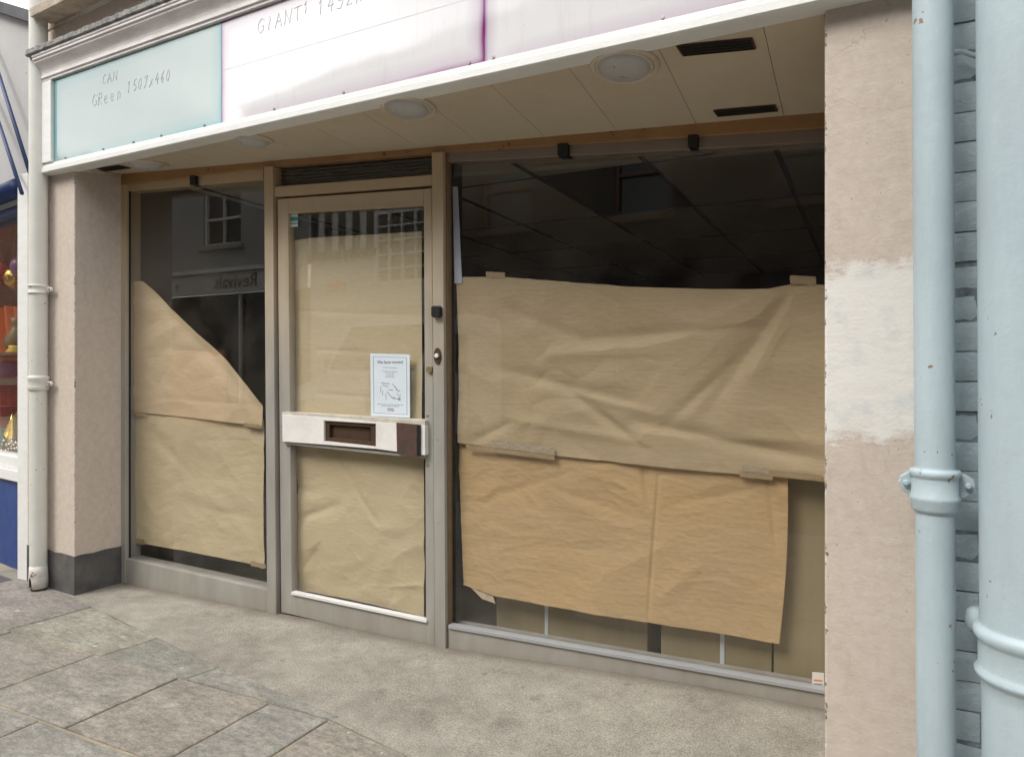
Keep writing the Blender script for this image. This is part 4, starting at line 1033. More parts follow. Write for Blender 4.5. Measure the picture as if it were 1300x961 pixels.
# cornice above the sign
co = MB()
prof = [(-0.02, 0), (0.056, 0), (0.056, 0.014), (0.064, 0.015), (0.064, 0.026), (0.058, 0.028), (0.059, 0.040)]
for i in range(7):
    a = i / 6; prof.append((0.060 + .034 * a ** 1.8, 0.044 + .044 * a))
prof += [(0.099, 0.0885), (0.099, 0.100), (0.108, 0.101), (0.108, 0.113), (0.113, 0.115), (0.113, 0.126), (-0.02, 0.132)]
co.front(-4.14, 0.12, lambda X: pz(X) + .4585, prof)
co.build('cornice', M['cornice'], SHOP)
le = MB(); n = 260; vs = []; random.seed(5)
for i in range(n + 1):
    X = -4.19 + 4.33 * i / n; w1 = .006 * noise.noise(Vector((X * 22, 0, 0))) + .004 * noise.noise(Vector((X * 70, 2, 0)))
    zb = pz(X) + .4585
    for d, dz in ((-.02, .1335), (.119 + w1, .1275 + w1 * .5), (.124 + w1, .132), (.122 + w1, .158 + w1), (.09, .172 + w1 * .6), (-.02, .187)):
        vs.append((X, fY(X, 2.10 - d), zb + dz))
fs = [(6 * i + k, 6 * i + 6 + k, 6 * i + 6 + (k + 1) % 6, 6 * i + (k + 1) % 6) for i in range(n) for k in range(6)] + [tuple(range(6)), tuple(6 * n + i for i in range(6))[::-1]]
le.add(vs, fs).build('lead_flashing', M['lead'], SHOP)

# ------------------------------------------------------------------ drainpipes
def sweep(prof_fn): pass
# left, white
px_, py_ = -4.185, 2.398
dp = thing('drainpipe', 'white painted drainpipe with peeling foot beside the left pillar', 'drainpipe', (px_, py_, 0))
def zz(v): return atY(50, v, py_).z
c1, c2 = zz(368), zz(487)
r = .046
prof = [(r, .09), (r + .001, c2 - .09)]
prof = [(r * .94, .07), (r * .95, c2 - .04), (r * 1.12, c2 - .035), (r * 1.16, c2 - .028), (r * 1.12, c2 - .02), (r * 1.13, c2 + .02), (r * 1.2, c2 + .026), (r * 1.2, c2 + .038), (r * 1.05, c2 + .042), (r, c2 + .045), (r, 6.0)]
MB().lathe((px_, py_, 0), prof, 36).build('pipe', M['pipe_white'], dp)
for z, nm in ((c1, 1), (c2, 2)):
    b = MB(); b.lathe((px_, py_, z), [(r * 1.02, -.026), (r * 1.14, -.024), (r * 1.14, -.016), (r * 1.07, -.013), (r * 1.07, .013), (r * 1.14, .016), (r * 1.14, .024), (r * 1.02, .026)], 36)
    b.build('bracket', M['pipe_white'], dp)
    ear = MB(); ear.box(px_ + r * .9, px_ + r + .038, py_ + .012, py_ + .024, z - .013, z + .013); ear.lathe((px_ + r + .038, py_ + .012, z), [(.013, 0), (.013, .012)], 16, 'Y')
    ear.build('bracket_ear', M['pipe_white'], dp, bevel=.002)
    MB().lathe((px_ + r + .036, py_ + .004, z), [(.005, 0), (.006, .008)], 10, 'Y').build('bolt', M['steel'], dp)
ft = MB()
# shoe: the foot of the pipe is open at the front with a rusty notch
n = 36; vs = []; fs = []
for k, (rr, h) in enumerate(((r * 1.02, .015), (r * 1.05, .06), (r * 1.0, .10), (r * .96, .14))):
    for i in range(n):
        a = 2 * math.pi * i / n; hh = h
        if k == 0 and -1.9 < (a if a < math.pi else a - 2 * math.pi) < -1.3: hh = .075
        if k == 1 and -1.9 < (a if a < math.pi else a - 2 * math.pi) < -1.3: hh = .08
        vs.append((px_ + rr * math.cos(a), py_ + rr * math.sin(a), hh))
fs = [(k * n + i, k * n + (i + 1) % n, (k + 1) * n + (i + 1) % n, (k + 1) * n + i) for k in range(3) for i in range(n)]
ft.add(vs, fs, True).build('foot', worn('peeling_pipe_foot', (0.66, 0.64, 0.58), (0.42, 0.38, 0.32), 0.5, scale=12, amount=0.8, chips=(0.16, 0.07, 0.04), chip_thr=0.60, chip_scale=14), dp, solid=.003)
MB().lathe((px_, py_, .0), [(r * .8, .001), (r * .8, .07)], 24).build('drain_socket', M['rust'], dp)

# right, slim pale blue
qx, qy, r2 = .1435, 1.958, .0425
ds = thing('drainpipe', 'slim pale blue drainpipe with a bolted collar against the right pillar', 'drainpipe', (qx, qy, 0))
def z2(v): d = ray(1189, v); t = (qy) / ray(1189, 474).y; return CH + d.z * t
ztop, zbot = z2(596), z2(648)
R = r2
prof = [(R * .97, -.02), (R * .97, zbot - .004), (R * 1.10, zbot), (R * 1.17, zbot + .006), (R * 1.17, zbot + .020), (R * 1.24, zbot + .026), (R * 1.24, zbot + .034), (R * 1.17, zbot + .038),
        (R * 1.15, ztop - .022), (R * 1.15, ztop - .018), (R * 1.25, ztop - .014), (R * 1.27, ztop - .006), (R * 1.22, ztop), (R * 1.02, ztop + .002), (R, ztop + .004), (R, 6)]
MB().lathe((qx, qy, 0), prof, 48, lean=(-.004, 0)).build('pipe', M['pipe_blue'], ds)
for sgn in (-1, 1):
    e_ = MB(); zc = (zbot + ztop) / 2 + .014; x0 = qx + sgn * R * 1.02
    pts = [(0, -.034), (.014, -.030), (.030, -.018), (.036, 0), (.032, .014), (.018, .024), (0, .030)]
    e_.prism([(x0 + sgn * a, qy + .004, zc + b) for a, b in pts], (0, .016, 0)).build('collar_ear', M['pipe_blue'], ds, bevel=.003)
    MB().lathe((x0 + sgn * .020, qy - .008, zc), [(.0045, -.002), (.0075, 0), (.0075, .006), (.005, .014)], 8, 'Y').build('bolt', M['pipe_blue'], ds)
# right, wide pale blue
bx, by, r3 = .336, 1.925, .108
db = thing('drainpipe', 'wide pale blue soil pipe at the right edge with ribbed socket low down', 'drainpipe', (bx, by, 0))
def z3(v): return CH + (H0 - v) / F * (by / ray(1290, 474).y) 
zt = z3(797); zb = z3(862)
R = r3
prof = [(R * .97, -.02), (R * .97, zb - .03), (R * 1.0, zb - .01), (R * 1.03, zb), (R * 1.09, zb + .006), (R * 1.10, zb + .014), (R * 1.04, zb + .022), (R * 1.03, zb + .030), (R * 1.03, zt - .036), (R * 1.05, zt - .030), (R * 1.11, zt - .022), (R * 1.12, zt - .010), (R * 1.08, zt - .002), (R * 1.01, zt + .002), (R, zt + .006), (R, 6)]
MB().lathe((bx, by, 0), prof, 64, lean=(-.005, 0)).build('pipe', M['pipe_blue'], db)
MB().lathe((bx - r3 * 1.03, by + .07, zt - .012), [(.012, -.03), (.02, -.02), (.022, 0), (.018, .02), (.01, .028)], 12).build('lug', M['pipe_blue'], db)

# ------------------------------------------------------------------ painted brick house on the right (real brick courses)
RB = thing('brick_building', 'brick house painted pale grey blue behind the two pale blue pipes', 'building', (1.3, 2.4, 0))
bw = MB(); random.seed(11); by0 = 2.062
z = -.05; row = 0
while z < 2.9:
    x = .139 - (.11 if row % 2 else 0)
    while x < 1.1:
        x0 = max(x, .139); x1 = x + .215 + random.uniform(-.004, .004)
        if x1 > x0 + .02:
            # slightly pillowed brick face
            zz0, zz1 = z + .002, z + .0735 - random.uniform(.0005, .002); d = random.uniform(-.003, .003); nxb, nzb = 7, 5; vs = []
            for i in range(nxb):
                for j in range(nzb):
                    X = x0 + .003 + (x1 - x0 - .006) * i / (nxb - 1); Z = zz0 + (zz1 - zz0) * j / (nzb - 1)
                    e1 = min(i, nxb - 1 - i, j, nzb - 1 - j)
                    yy = by0 + d + (.003 if e1 == 0 else 0) - .0022 * noise.noise(Vector((X * 28, Z * 28, row)))
                    X += .0012 * noise.noise(Vector((X * 30, Z * 30, 9))); Z += .0016 * noise.noise(Vector((X * 24, Z * 24, 4)))
                    vs.append((X, yy, Z))
            fs = [(i * nzb + j, (i + 1) * nzb + j, (i + 1) * nzb + j + 1, i * nzb + j + 1) for i in range(nxb - 1) for j in range(nzb - 1)]
            bw.add(vs, fs, True)
        x += .225
    z += .0735; row += 1
bp = worn('blue_masonry_paint', (0.52, 0.61, 0.645), (0.43, 0.51, 0.54), 0.45, scale=12, amount=0.6, bscale=35, bstr=0.6, chips=(0.12, 0.13, 0.13), chip_thr=0.73, chip_scale=18)
bw.build('brick_facing', bp, RB)
MB().box(.137, 1.1, by0 + .0045, 2.3, -.05, 3.0).build('mortar_bed', worn('blue_mortar', (0.34, 0.41, 0.44), (0.08, 0.095, 0.10), 0.7, scale=18, amount=1.0, bscale=40, bstr=0.8), RB)
up = MB(); up.box(.137, 6, by0 + .002, 2.35, 3.0, 7); up.box(1.1, 6, by0 + .002, 2.35, -.05, 3.0)
up.build('wall', M['brick_blue'], RB)
MB().box(.137, 6, 2.0, 9, 7, 7.2).build('roof', M['slate'], RB)
cb_ = MB().tube([(.185, 2.045, z2(52)), (.205, 2.035, z2(56)), (.225, 2.032, z2(64)), (.25, 2.035, z2(70)), (.29, 2.045, z2(71))], .006, 8).build('cable', M['pipe_blue'], None)
cb_['label'] = 'short painted cable looping behind the pipes on the blue brick wall'; cb_['category'] = 'cable'

# ------------------------------------------------------------------ neighbour shop on the left
def nY(X): return 2.555 - 0.17 * (X + 4.52)
def atN(u, v, off=0.0):
    d = ray(u, v); t = (2.555 - off - .17 * 4.52) / (d.y + .17 * d.x)
    return Vector((d.x * t, d.y * t, CH + d.z * t))
NB = thing('shop_building', 'neighbouring shop at the left edge with blue panelled base and crowded display window', 'building', (-5.6, 2.74, 0))
def nbox2(mb, Xa, Xb, o0, o1, z0, z1):
    mb.prism([(Xa, nY(Xa) - o0, z0), (Xb, nY(Xb) - o0, z0), (Xb, nY(Xb) - o1, z0), (Xa, nY(Xa) - o1, z0)], (0, 0, z1 - z0)); return mb
XE = -8.5
zs0, zs1 = atN(12, 608).z, atN(12, 578).z
zw = atN(12, 276).z
nbox2(MB(), XE, -4.53, 0, -.12, -.05, zs0).build('base_panel', M['blue'], NB)
sl = MB(); nbox2(sl, XE, -4.53, .03, -.12, zs0 + .002, zs0 + .07); nbox2(sl, XE, -4.53, .012, -.10, zs0 + .072, zs1)
sl.build('window_sill', M['white'], NB, bevel=.004)
MB().prism([(-4.53, 2.475, -.02), (-4.425, 2.475, -.02), (-4.425, 2.7, -.02), (-4.53, 2.7, -.02)], (0, 0, 2.42)).build('pilaster', M['white'], NB, bevel=.004)
gm = MB(); nbox2(gm, XE, -4.54, -.03, -.036, zs1, zw); gm.build('glass', M['glass'], NB)
fb = MB(); nbox2(fb, XE, -4.54, .02, -.12, zw + .045, zw + .10); fb.build('white_fascia', M['white'], NB)
fb = MB(); nbox2(fb, XE, -4.54, .03, -.12, zw, zw + .043); fb.build('window_head', M['navy'], NB)
gw = MB(); zt0 = zw + .102
zr = atN(40, 30).z; zl = atN(0, 17).z
Xl, Xr = atN(0, 17).x, atN(40, 30).x; slp = (zl - zr) / (Xl - Xr)
def rz(X): return zr + slp * (X - Xr)
Xg = -6.6
poly = [(-4.53, zt0), (-4.43, zt0), (-4.43, rz(-4.43)), (Xg, rz(Xg)), (XE, rz(Xg) - 1.2), (XE, zt0)]
gw.prism([(x, nY(x), z) for x, z in poly], (0, .18, 0)); gw.build('wall', M['grey_render'], NB)
cp = MB(); 
for (xa, za), (xb, zb_) in (((-4.40, rz(-4.40)), (Xg, rz(Xg))), ((Xg, rz(Xg)), (XE, rz(Xg) - 1.2))):
    cp.prism([(xa, nY(xa) - .05, za), (xb, nY(xb) - .05, zb_), (xb, nY(xb) - .05, zb_ + .07), (xa, nY(xa) - .05, za + .07)], (0, .3, 0))
cp.build('roof_edge', M['slate'], NB)
MB().prism([(XE, nY(XE) + .1, .3), (-4.43, 2.72, .3), (-4.43, 8.9, .3), (XE, 8.9, .3)], (0, 0, .02)).build('display_floor', M['red'], NB)
bk_ = MB(); bk_.box(XE, -4.43, 4.0, 4.1, 0, 2.6); bk_.box(-4.54, -4.43, 2.75, 4.0, 0, 2.6); bk_.prism([(XE, nY(XE) + .13, 2.5), (-4.54, 2.70, 2.5), (-4.54, 4.0, 2.5), (XE, 4.0, 2.5)], (0, 0, .1)); bk_.box(XE - .1, XE, 3.1, 4.1, 0, 2.6)
bk_.build('interior_wall', M['inwall'], NB)
# awning with its folding arms
AW = thing('awning', 'rolled navy awning with two stay rods over the left shop window', 'awning', tuple(nq_ for nq_ in atN(10, 262)))
zr_ = atN(12, 252).z
ax = [(-4.55, nY(-4.55) - .07), (XE, nY(XE) - .07)]
MB().tube([(ax[0][0], ax[0][1], zr_), (ax[1][0], ax[1][1], zr_)], .055, 20).build('roll', M['navy'], AW)
for (a, b) in (((-18, 42), (38, 220)), ((-14, 118), (28, 246))):
    MB().tube([atN(*a, .05), atN(*b, .12)], .011, 8).build('stay_rod', M['navy'], AW)
# things in its window
def item(name, label, cat, build, mat, grp='goods in the left shop window'):
    o = build.build(name, M[mat], None); o['label'] = label; o['category'] = cat; o['group'] = grp; return o
def atD(u, v, back):
    return atN(u, v, -back)
p = atD(16, 560, .25)
item('foil_cone_ornament', 'gold foil cone in the display of the left shop', 'ornament', MB().lathe((p.x, p.y, p.z - .05), [(.10, 0), (.09, .03), (.05, .12), (.02, .2), (.004, .25)], 20), 'gold')
bd_ = MB(); random.seed(2)
for k in range(60):
    q = atD(random.uniform(-4, 27), random.uniform(556, 574), random.uniform(.08, .25)); rr = random.uniform(.006, .014)
    bd_.lathe((q.x, q.y, q.z), [(rr * .3, -rr), (rr * .9, -rr * .5), (rr, 0), (rr * .9, rr * .5), (rr * .3, rr)], 8)
item('beads', 'heap of silver beads along the sill of the left shop window', 'beads', bd_, 'silver')
p = atD(8, 462, .2)
item('bowl', 'wide purple bowl on the shelf of the left shop window', 'bowl', MB().lathe((p.x, p.y, p.z - .10), [(.05, 0), (.07, .01), (.15, .07), (.19, .12), (.185, .12), (.14, .07), (.05, .02)], 28), 'purple')
p = atD(20, 446, .22)
item('vase', 'small yellow pot beside the purple bowl', 'vase', MB().lathe((p.x, p.y, p.z - .045), [(.03, 0), (.055, .02), (.06, .045), (.04, .07), (.045, .085)], 20), 'yellow')
p = atD(4, 530, .25)
item('gift_box', 'red lidded box on the floor of the left shop display', 'box', MB().box(p.x - .08, p.x + .08, p.y - .06, p.y + .06, p.z - .08, p.z + .06).box(p.x - .086, p.x + .086, p.y - .066, p.y + .066, p.z + .061, p.z + .085), 'red')
p = atD(22, 432, .3)
item('jug', 'olive jug behind the yellow pot in the left shop window', 'jug', MB().lathe((p.x, p.y, p.z - .1), [(.05, 0), (.08, .05), (.085, .1), (.04, .18), (.03, .22), (.045, .26)], 20).tube([(p.x + .03, p.y, p.z + .12), (p.x + .09, p.y, p.z + .1), (p.x + .10, p.y, p.z + .03), (p.x + .07, p.y, p.z - .02)], .009, 6), 'olive')
q = atD(10, 415, .34); cl2 = MB(); vs = []; random.seed(4)
for i in range(25):
    for j in range(13):
        a = i / 24; b = j / 12; vs.append((q.x + .42 * (a - .5), q.y + .03 * math.sin(a * 21 + b * 3) + .06 * b, q.z + .16 - .42 * b - .05 * abs(a - .5)))
cl2.add(vs, [(i * 13 + j, (i + 1) * 13 + j, (i + 1) * 13 + j + 1, i * 13 + j + 1) for i in range(24) for j in range(12)], True)
item('shawl', 'orange pleated shawl hung behind the pots in the left shop window', 'shawl', cl2, 'orange')
q = atD(10, 505, .42); cl3 = MB(); vs = []
for i in range(31):
    for j in range(9):
        a = i / 30; b = j / 8; vs.append((q.x + .6 * (a - .5), q.y + .025 * math.sin(a * 30), q.z + .10 - .34 * b))
cl3.add(vs, [(i * 9 + j, (i + 1) * 9 + j, (i + 1) * 9 + j + 1, i * 9 + j + 1) for i in range(30) for j in range(8)], True)
item('curtain', 'dark red gathered curtain at the back of the left shop display', 'curtain', cl3, 'red')
for k, (u, v, m_, lb) in enumerate(((1, 558, 'teal', 'teal glass bottle beside the red box in the left shop window'), (24, 530, 'olive', 'olive glass bottle right of the gold cone'), (9, 532, 'silver', 'silver bottle behind the gold cone'))):
    q = atD(u, v, .16 + .05 * k)
    item('bottle', lb, 'bottle', MB().lathe((q.x, q.y, q.z - .08), [(.028, 0), (.032, .01), (.032, .09), (.012, .12), (.011, .16), (.014, .165)], 16), m_)
for k, (u, v) in enumerate(((4, 345), (17, 352), (25, 338))):
    q = atD(u, v, .2); mb_ = MB().lathe((q.x, q.y, q.z - .05), [(.01, -.03), (.05, .0), (.06, .05), (.045, .09), (.01, .12)], 16).tube([(q.x, q.y, q.z + .07), (q.x, q.y, q.z + .45)], .002, 4)
    item('lantern', ['red paper lantern hanging leftmost in the left shop window', 'gold lantern hanging between two others in the left shop window', 'purple lantern hanging nearest the white pilaster'][k], 'lantern', mb_, ['red', 'gold', 'purple'][k])
nsh = MB(); nbox2(nsh, XE, -4.56, -.08, -.42, p.z - .12, p.z - .10); nsh.build('shelf', M['timber_brown'], NB)
cab = MB().tube([(-6.5, 4.4, 5.95), (-5.4, 3.9, 5.60), (-4.3, 3.3, 5.45), (-3.9, 3.05, 5.42)], .006, 6).build('overhead_cable', M['black'], None)
cab['label'] = 'thin black overhead cable crossing the sky above the grey wall'; cab['category'] = 'cable'

# ------------------------------------------------------------------ the far side of the street (seen mirrored in the glass)
YO = -6.0
def mir(u, v, Y=YO):
    Yv = 2 * GY - Y; d = ray(u, v); t = Yv / d.y
    return Vector((d.x * t, Y, CH + d.z * t))
xa, xb = mir(202, 474).x, mir(392, 474).x      # the mirrored shop
zs = mir(270, 374).z; ze = mir(270, 350).z
A = thing('shop_building', 'grey plastered shop across the street with a cream name board, mirrored in the left window', 'building', ((xa + xb) / 2, YO, 0))
wall = MB(); wx0, wx1 = mir(258, 474).x, mir(306, 474).x; wz0, wz1 = mir(280, 312).z, mir(280, 243).z
wall.box(xa, xb, YO - .3, YO, ze + .12, wz0); wall.box(xa, wx0, YO - .3, YO, wz0, wz1); wall.box(wx1, xb, YO - .3, YO, wz0, wz1); wall.box(xa, xb, YO - .3, YO, wz1, 7.6)
wall.build('wall', M['plaster_grey'], A)
wf = MB(); wf.box(wx0, wx0 + .06, YO - .12, YO - .05, wz0, wz1); wf.box(wx1 - .06, wx1, YO - .12, YO - .05, wz0, wz1); wf.box(wx0, wx1, YO - .121, YO - .051, wz1 - .06, wz1); wf.box(wx0, wx1, YO - .121, YO - .051, wz0, wz0 + .06)
wf.box(wx0, wx1, YO - .119, YO - .049, (wz0 + wz1) / 2 - .03, (wz0 + wz1) / 2 + .03); wf.box((wx0 + wx1) / 2 - .02, (wx0 + wx1) / 2 + .02, YO - .118, YO - .052, wz0, wz1)
wf = wf.build('window', M['plaster'], A)
MB().box(wx0, wx1, YO - .16, YO - .13, wz0, wz1).build('pane', M['pane'], wf)
MB().box(wx0 - .1, wx1 + .1, YO + .002, YO + .12, wz0 - .1, wz0 - .002).build('window_sill', M['plaster_grey'], A)
MB().box(xa - .05, xb, YO + .001, YO + .20, ze + .03, ze + .118).build('cornice', M['plaster'], A)
sg = MB().box(xa, xb, YO + .02, YO + .09, zs, ze + .028).build('name_board', M['signboard'], A)
th_ = (ze - zs) * .78
text_mesh('lettering', 'Revivals', th_ * 1.25, M['lettering'], Vector((mir(331.5, 474).x, YO + .095, zs + (ze - zs) * .25)), (math.pi / 2, 0, math.pi), sg, 'LEFT', .004)
text_mesh('lettering', 'e', th_ * .9, M['lettering'], Vector((mir(232, 474).x, YO + .095, zs + (ze - zs) * .3)), (math.pi / 2, 0, math.pi), sg, 'LEFT', .004)
sf = MB(); sf.box(xa, xa + .25, YO - .1, YO + .05, 0, zs - .002); sf.box(xb - .2, xb, YO - .1, YO + .05, 0, zs - .002); sf.box(xa + .25, xb - .2, YO - .08, YO, 0, .55)
sf.build('shopfront', M['timber_brown'], A)
MB().box(mir(285, 474).x, xa + .26, YO - .05, YO + .03, .02, 1.75).build('painted_panel', plain('salmon_paint', (0.72, 0.27, 0.16), .5), A)
x_ = mir(304, 474).x; MB().box(x_ - .03, x_ + .03, YO - .06, YO + .0, .551, zs - .003).build('mullion', M['plaster'], A)
MB().box(xa + .25, xb - .2, YO - .1, YO - .085, .55, zs - .003).build('shop_glass', M['pane'], A)
MB().prism([(xa, YO + .2, 7.602), (xa, YO - 3.5, 9.6), (xa, YO - 7, 7.602)], (xb - xa, 0, 0)).build('roof', M['slate'], A)
# timber framed house
xc = mir(566, 474).x
B = thing('timber_framed_house', 'black and white timber framed house with small paned windows, mirrored in the door glass', 'building', ((xb + xc) / 2, YO, 0))
zj = mir(440, 318).z; gx0, gx1 = mir(478, 474).x, mir(545, 474).x; gz0, gz1 = mir(505, 358).z, mir(505, 268).z
wall = MB(); wall.box(xb + .01, gx0, YO - .3, YO, zj - .1, 7.4); wall.box(gx0, gx1, YO - .3, YO, gz1, 7.4); wall.box(gx0, gx1, YO - .3, YO, zj - 1.2, gz0); wall.box(gx1, xc, YO - .3, YO, zj - .1, 7.4)
wall.build('wall', M['plaster'], B)
lowr = MB(); lowr.box(xb + .01, gx0, YO - .3, YO - .06, 0, zj - .102); lowr.box(gx1, xc, YO - .3, YO - .06, 0, zj - .102); lowr.box(gx0, gx1, YO - .3, YO - .06, 0, zj - 1.202)
lowr.build('ground_floor_wall', M['plaster'], B)
tb = MB()
x = xb + .1
while x < gx0 - .1: tb.box(x, x + .17, YO + .002, YO + .03, zj, 5.0); x += .36
x = gx1 + .1
while x < xc: tb.box(x, x + .17, YO + .002, YO + .03, zj, 5.0); x += .36
tb.box(xb + .01, gx0, YO + .001, YO + .05, zj - .16, zj - .003); tb.box(xb + .01, xc, YO + .001, YO + .05, 5.003, 5.2); tb.box(gx1 + .0, xc, YO + .001, YO + .05, zj - .16, zj - .003)
tb.build('timber_frame', M['timber'], B)
wg = MB(); nxw, nzw = 4, 5
for i in range(nxw + 1):
    xx = gx0 + (gx1 - gx0) * i / nxw; w_ = .035 if i in (0, nxw) else .014; wg.box(xx - w_, xx + w_, YO - .06, YO + .02, gz0, gz1)
for j in range(nzw + 1):
    z_ = gz0 + (gz1 - gz0) * j / nzw; w_ = .035 if j in (0, nzw) else .014; wg.box(gx0, gx1, YO - .055, YO + .015, z_ - w_, z_ + w_)
wg = wg.build('window', M['white'], B)
MB().box(gx0, gx1, YO - .1, YO - .07, gz0, gz1).build('pane', M['pane'], wg)
a_, b_ = mir(414, 371), mir(438, 357)
MB().box(a_.x, b_.x, YO - .058, YO - .03, a_.z, b_.z).build('name_plate', M['orange'], B)
MB().prism([(xb + .01, YO + .3, 7.402), (xb + .01, YO - 3.5, 9.9), (xb + .01, YO - 7, 7.402)], (xc - xb - .01, 0, 0)).build('roof', M['slate'], B)
lp = MB().tube([mir(412, 300, YO + .9), mir(430, 285, YO + .5), mir(447, 276, YO + .25)], .02, 8)
# dark brick terraces either side
def terrace(label, x0, x1, mat, h):
    T = thing('terraced_house', label, 'building', ((x0 + x1) / 2, YO, 0))
    w_ = MB(); holes = []
    n = max(1, int((x1 - x0) / 2.2)); px0 = x0
    cols = []
    for i in range(n):
        c = x0 + (x1 - x0) * (i + .5) / n; cols.append((c - .5, c + .5))
    for (za, zb) in ((0.9, 2.4), (3.8, 5.3)):
        pass
    w_.box(x0, x1, YO - .3, YO, 0, .9); w_.box(x0, x1, YO - .3, YO, 2.4, 3.8); w_.box(x0, x1, YO - .3, YO, 5.3, h)
    for (za, zb) in ((0.9, 2.4), (3.8, 5.3)):
        px0 = x0
        for a, b in cols: w_.box(px0, a, YO - .3, YO, za, zb); px0 = b
        w_.box(px0, x1, YO - .3, YO, za, zb)
    w_.build('wall', mat, T)
    for (za, zb) in ((0.9, 2.4), (3.8, 5.3)):
        for a, b in cols:
            f = MB(); f.box(a, a + .06, YO - .15, YO - .08, za, zb); f.box(b - .06, b, YO - .15, YO - .08, za, zb); f.box(a + .06, b - .06, YO - .15, YO - .08, zb - .06, zb); f.box(a + .06, b - .06, YO - .15, YO - .08, za, za + .06); f.box(a + .06, b - .06, YO - .148, YO - .082, (za + zb) / 2 - .03, (za + zb) / 2 + .03)
            f = f.build('window', M['timber_brown'], T); MB().box(a, b, YO - .2, YO - .17, za, zb).build('pane', M['pane'], f)
            MB().box(a - .05, b + .05, YO + .002, YO + .08, za - .08, za - .002).build('window_sill', M['timber_brown'], T)
    MB().prism([(x0, YO + .25, h + .002), (x0, YO - 3.5, h + 2), (x0, YO - 7, h + .002)], (x1 - x0, 0, 0)).build('roof', M['slate'], T)
terrace('sooty brick house across the street, mirrored faintly in the right window', xc + .01, 3.0, M['brick_dark'], 7.0)
terrace('red brick house across the street, mirrored in the left shop window', xa - 9, xa - .01, M['brick_red'], 6.6)
terrace('sooty brick house further right across the street, opposite the blue brick wall', 3.02, 11.0, M['brick_dark'], 6.6)

for k, (dx, w_, m_, h_) in enumerate(((9.02, 7, 'plaster_grey', 6.2), (16.03, 8, 'brick_red', 8.4), (24.04, 9, 'brick_dark', 8.4), (33.05, 12, 'brick_red', 8.4))):
    terrace(['grey plastered house left of the red brick one across the street', 'tall red brick house further left across the street', 'sooty brick house far left across the street', 'long red brick house at the far left end of the street'][k], xa - dx - w_, xa - dx, M[m_], h_)
# the street bends here: a gabled brick house looks back along it
HX = -24.0
Hs = thing('gabled_house', 'red brick gabled house closing the far left end of the street', 'building', (HX - 4, -1.5, 0))
hm = brick_mat('gable_brick', (0.22, 0.07, 0.04), (0.15, 0.05, 0.03), (0.25, 0.21, 0.17), axis='Y')
hw_ = MB(); ys = (-5.7, -4.2, -3.0, -1.9, -0.7, 0.4, 1.6, 3.0)
for z0, z1 in ((0, .9), (2.4, 3.7), (5.2, 7.2)): hw_.box(HX - .3, HX, ys[0], ys[-1], z0, z1)
for z0, z1 in ((.9, 2.4), (3.7, 5.2)):
    for k in (0, 2, 4, 6): hw_.box(HX - .3, HX, ys[k], ys[k + 1], z0, z1)
hw_.prism([(HX - .3, ys[0], 7.2), (HX - .3, ys[-1], 7.2), (HX - .3, (ys[0] + ys[-1]) / 2, 11)], (.3, 0, 0))
hw_.box(HX - 8, HX - .3, ys[0], ys[0] + .3, 0, 7.2); hw_.box(HX - 8, HX - .3, ys[-1] - .3, ys[-1], 0, 7.2)
hw_.build('wall', hm, Hs)
for z0, z1 in ((.9, 2.4), (3.7, 5.2)):
    for k in (1, 3, 5):
        a, b = ys[k], ys[k + 1]; m_ = (a + b) / 2; f = MB()
        f.box(HX - .12, HX - .05, a, a + .08, z0, z1).box(HX - .12, HX - .05, b - .08, b, z0, z1).box(HX - .119, HX - .051, a + .08, b - .08, z0, z0 + .08).box(HX - .119, HX - .051, a + .08, b - .08, z1 - .08, z1).box(HX - .118, HX - .052, m_ - .03, m_ + .03, z0 + .08, z1 - .08).box(HX - .117, HX - .053, a + .08, b - .08, (z0 + z1) / 2 - .03, (z0 + z1) / 2 + .03)
        f = f.build('window', M['white'], Hs); MB().box(HX - .2, HX - .15, a, b, z0, z1).build('pane', M['pane'], f)
rf_ = MB(); ym = (ys[0] + ys[-1]) / 2
rf_.prism([(HX + .3, ys[0] - .3, 6.95), (HX + .3, ym, 11.1), (HX + .3, ym, 11.35), (HX + .3, ys[0] - .3, 7.2)], (-8.6, 0, 0)); rf_.prism([(HX + .3, ys[-1] + .3, 6.95), (HX + .3, ym + .002, 11.1), (HX + .3, ym + .002, 11.35), (HX + .3, ys[-1] + .3, 7.2)], (-8.6, 0, 0))
rf_.build('roof', M['slate'], Hs)
# white van parked by the far kerb
VX0, VX1, VY0, VY1 = -8.35, -4.95, -4.3, -2.5
V = thing('van', 'small white van parked nose out across the street, mirrored in the door glass', 'van', ((VX0 + VX1) / 2, (VY0 + VY1) / 2, -.12))
side = [(VX0, .25), (VX0 - .02, .75), (VX0 + .15, 1.02), (VX0 + .75, 1.22), (VX0 + 1.35, 1.95), (VX0 + 1.65, 2.13), (VX0 + 2.2, 2.2), (VX1 - .1, 2.2), (VX1, 2.05), (VX1, .25)]
b = MB().prism([(x, VY0, z) for x, z in side], (0, VY1 - VY0, 0)); vb = b.build('body', M['van_white'], V, bevel=.06)
MB().prism([(VX0 + .80, VY0 + .1, 1.27), (VX0 + 1.36, VY0 + .1, 1.96), (VX0 + 1.36, VY1 - .1, 1.96), (VX0 + .80, VY1 - .1, 1.27)], (-.03, 0, .02)).build('windscreen', M['pane'], V)
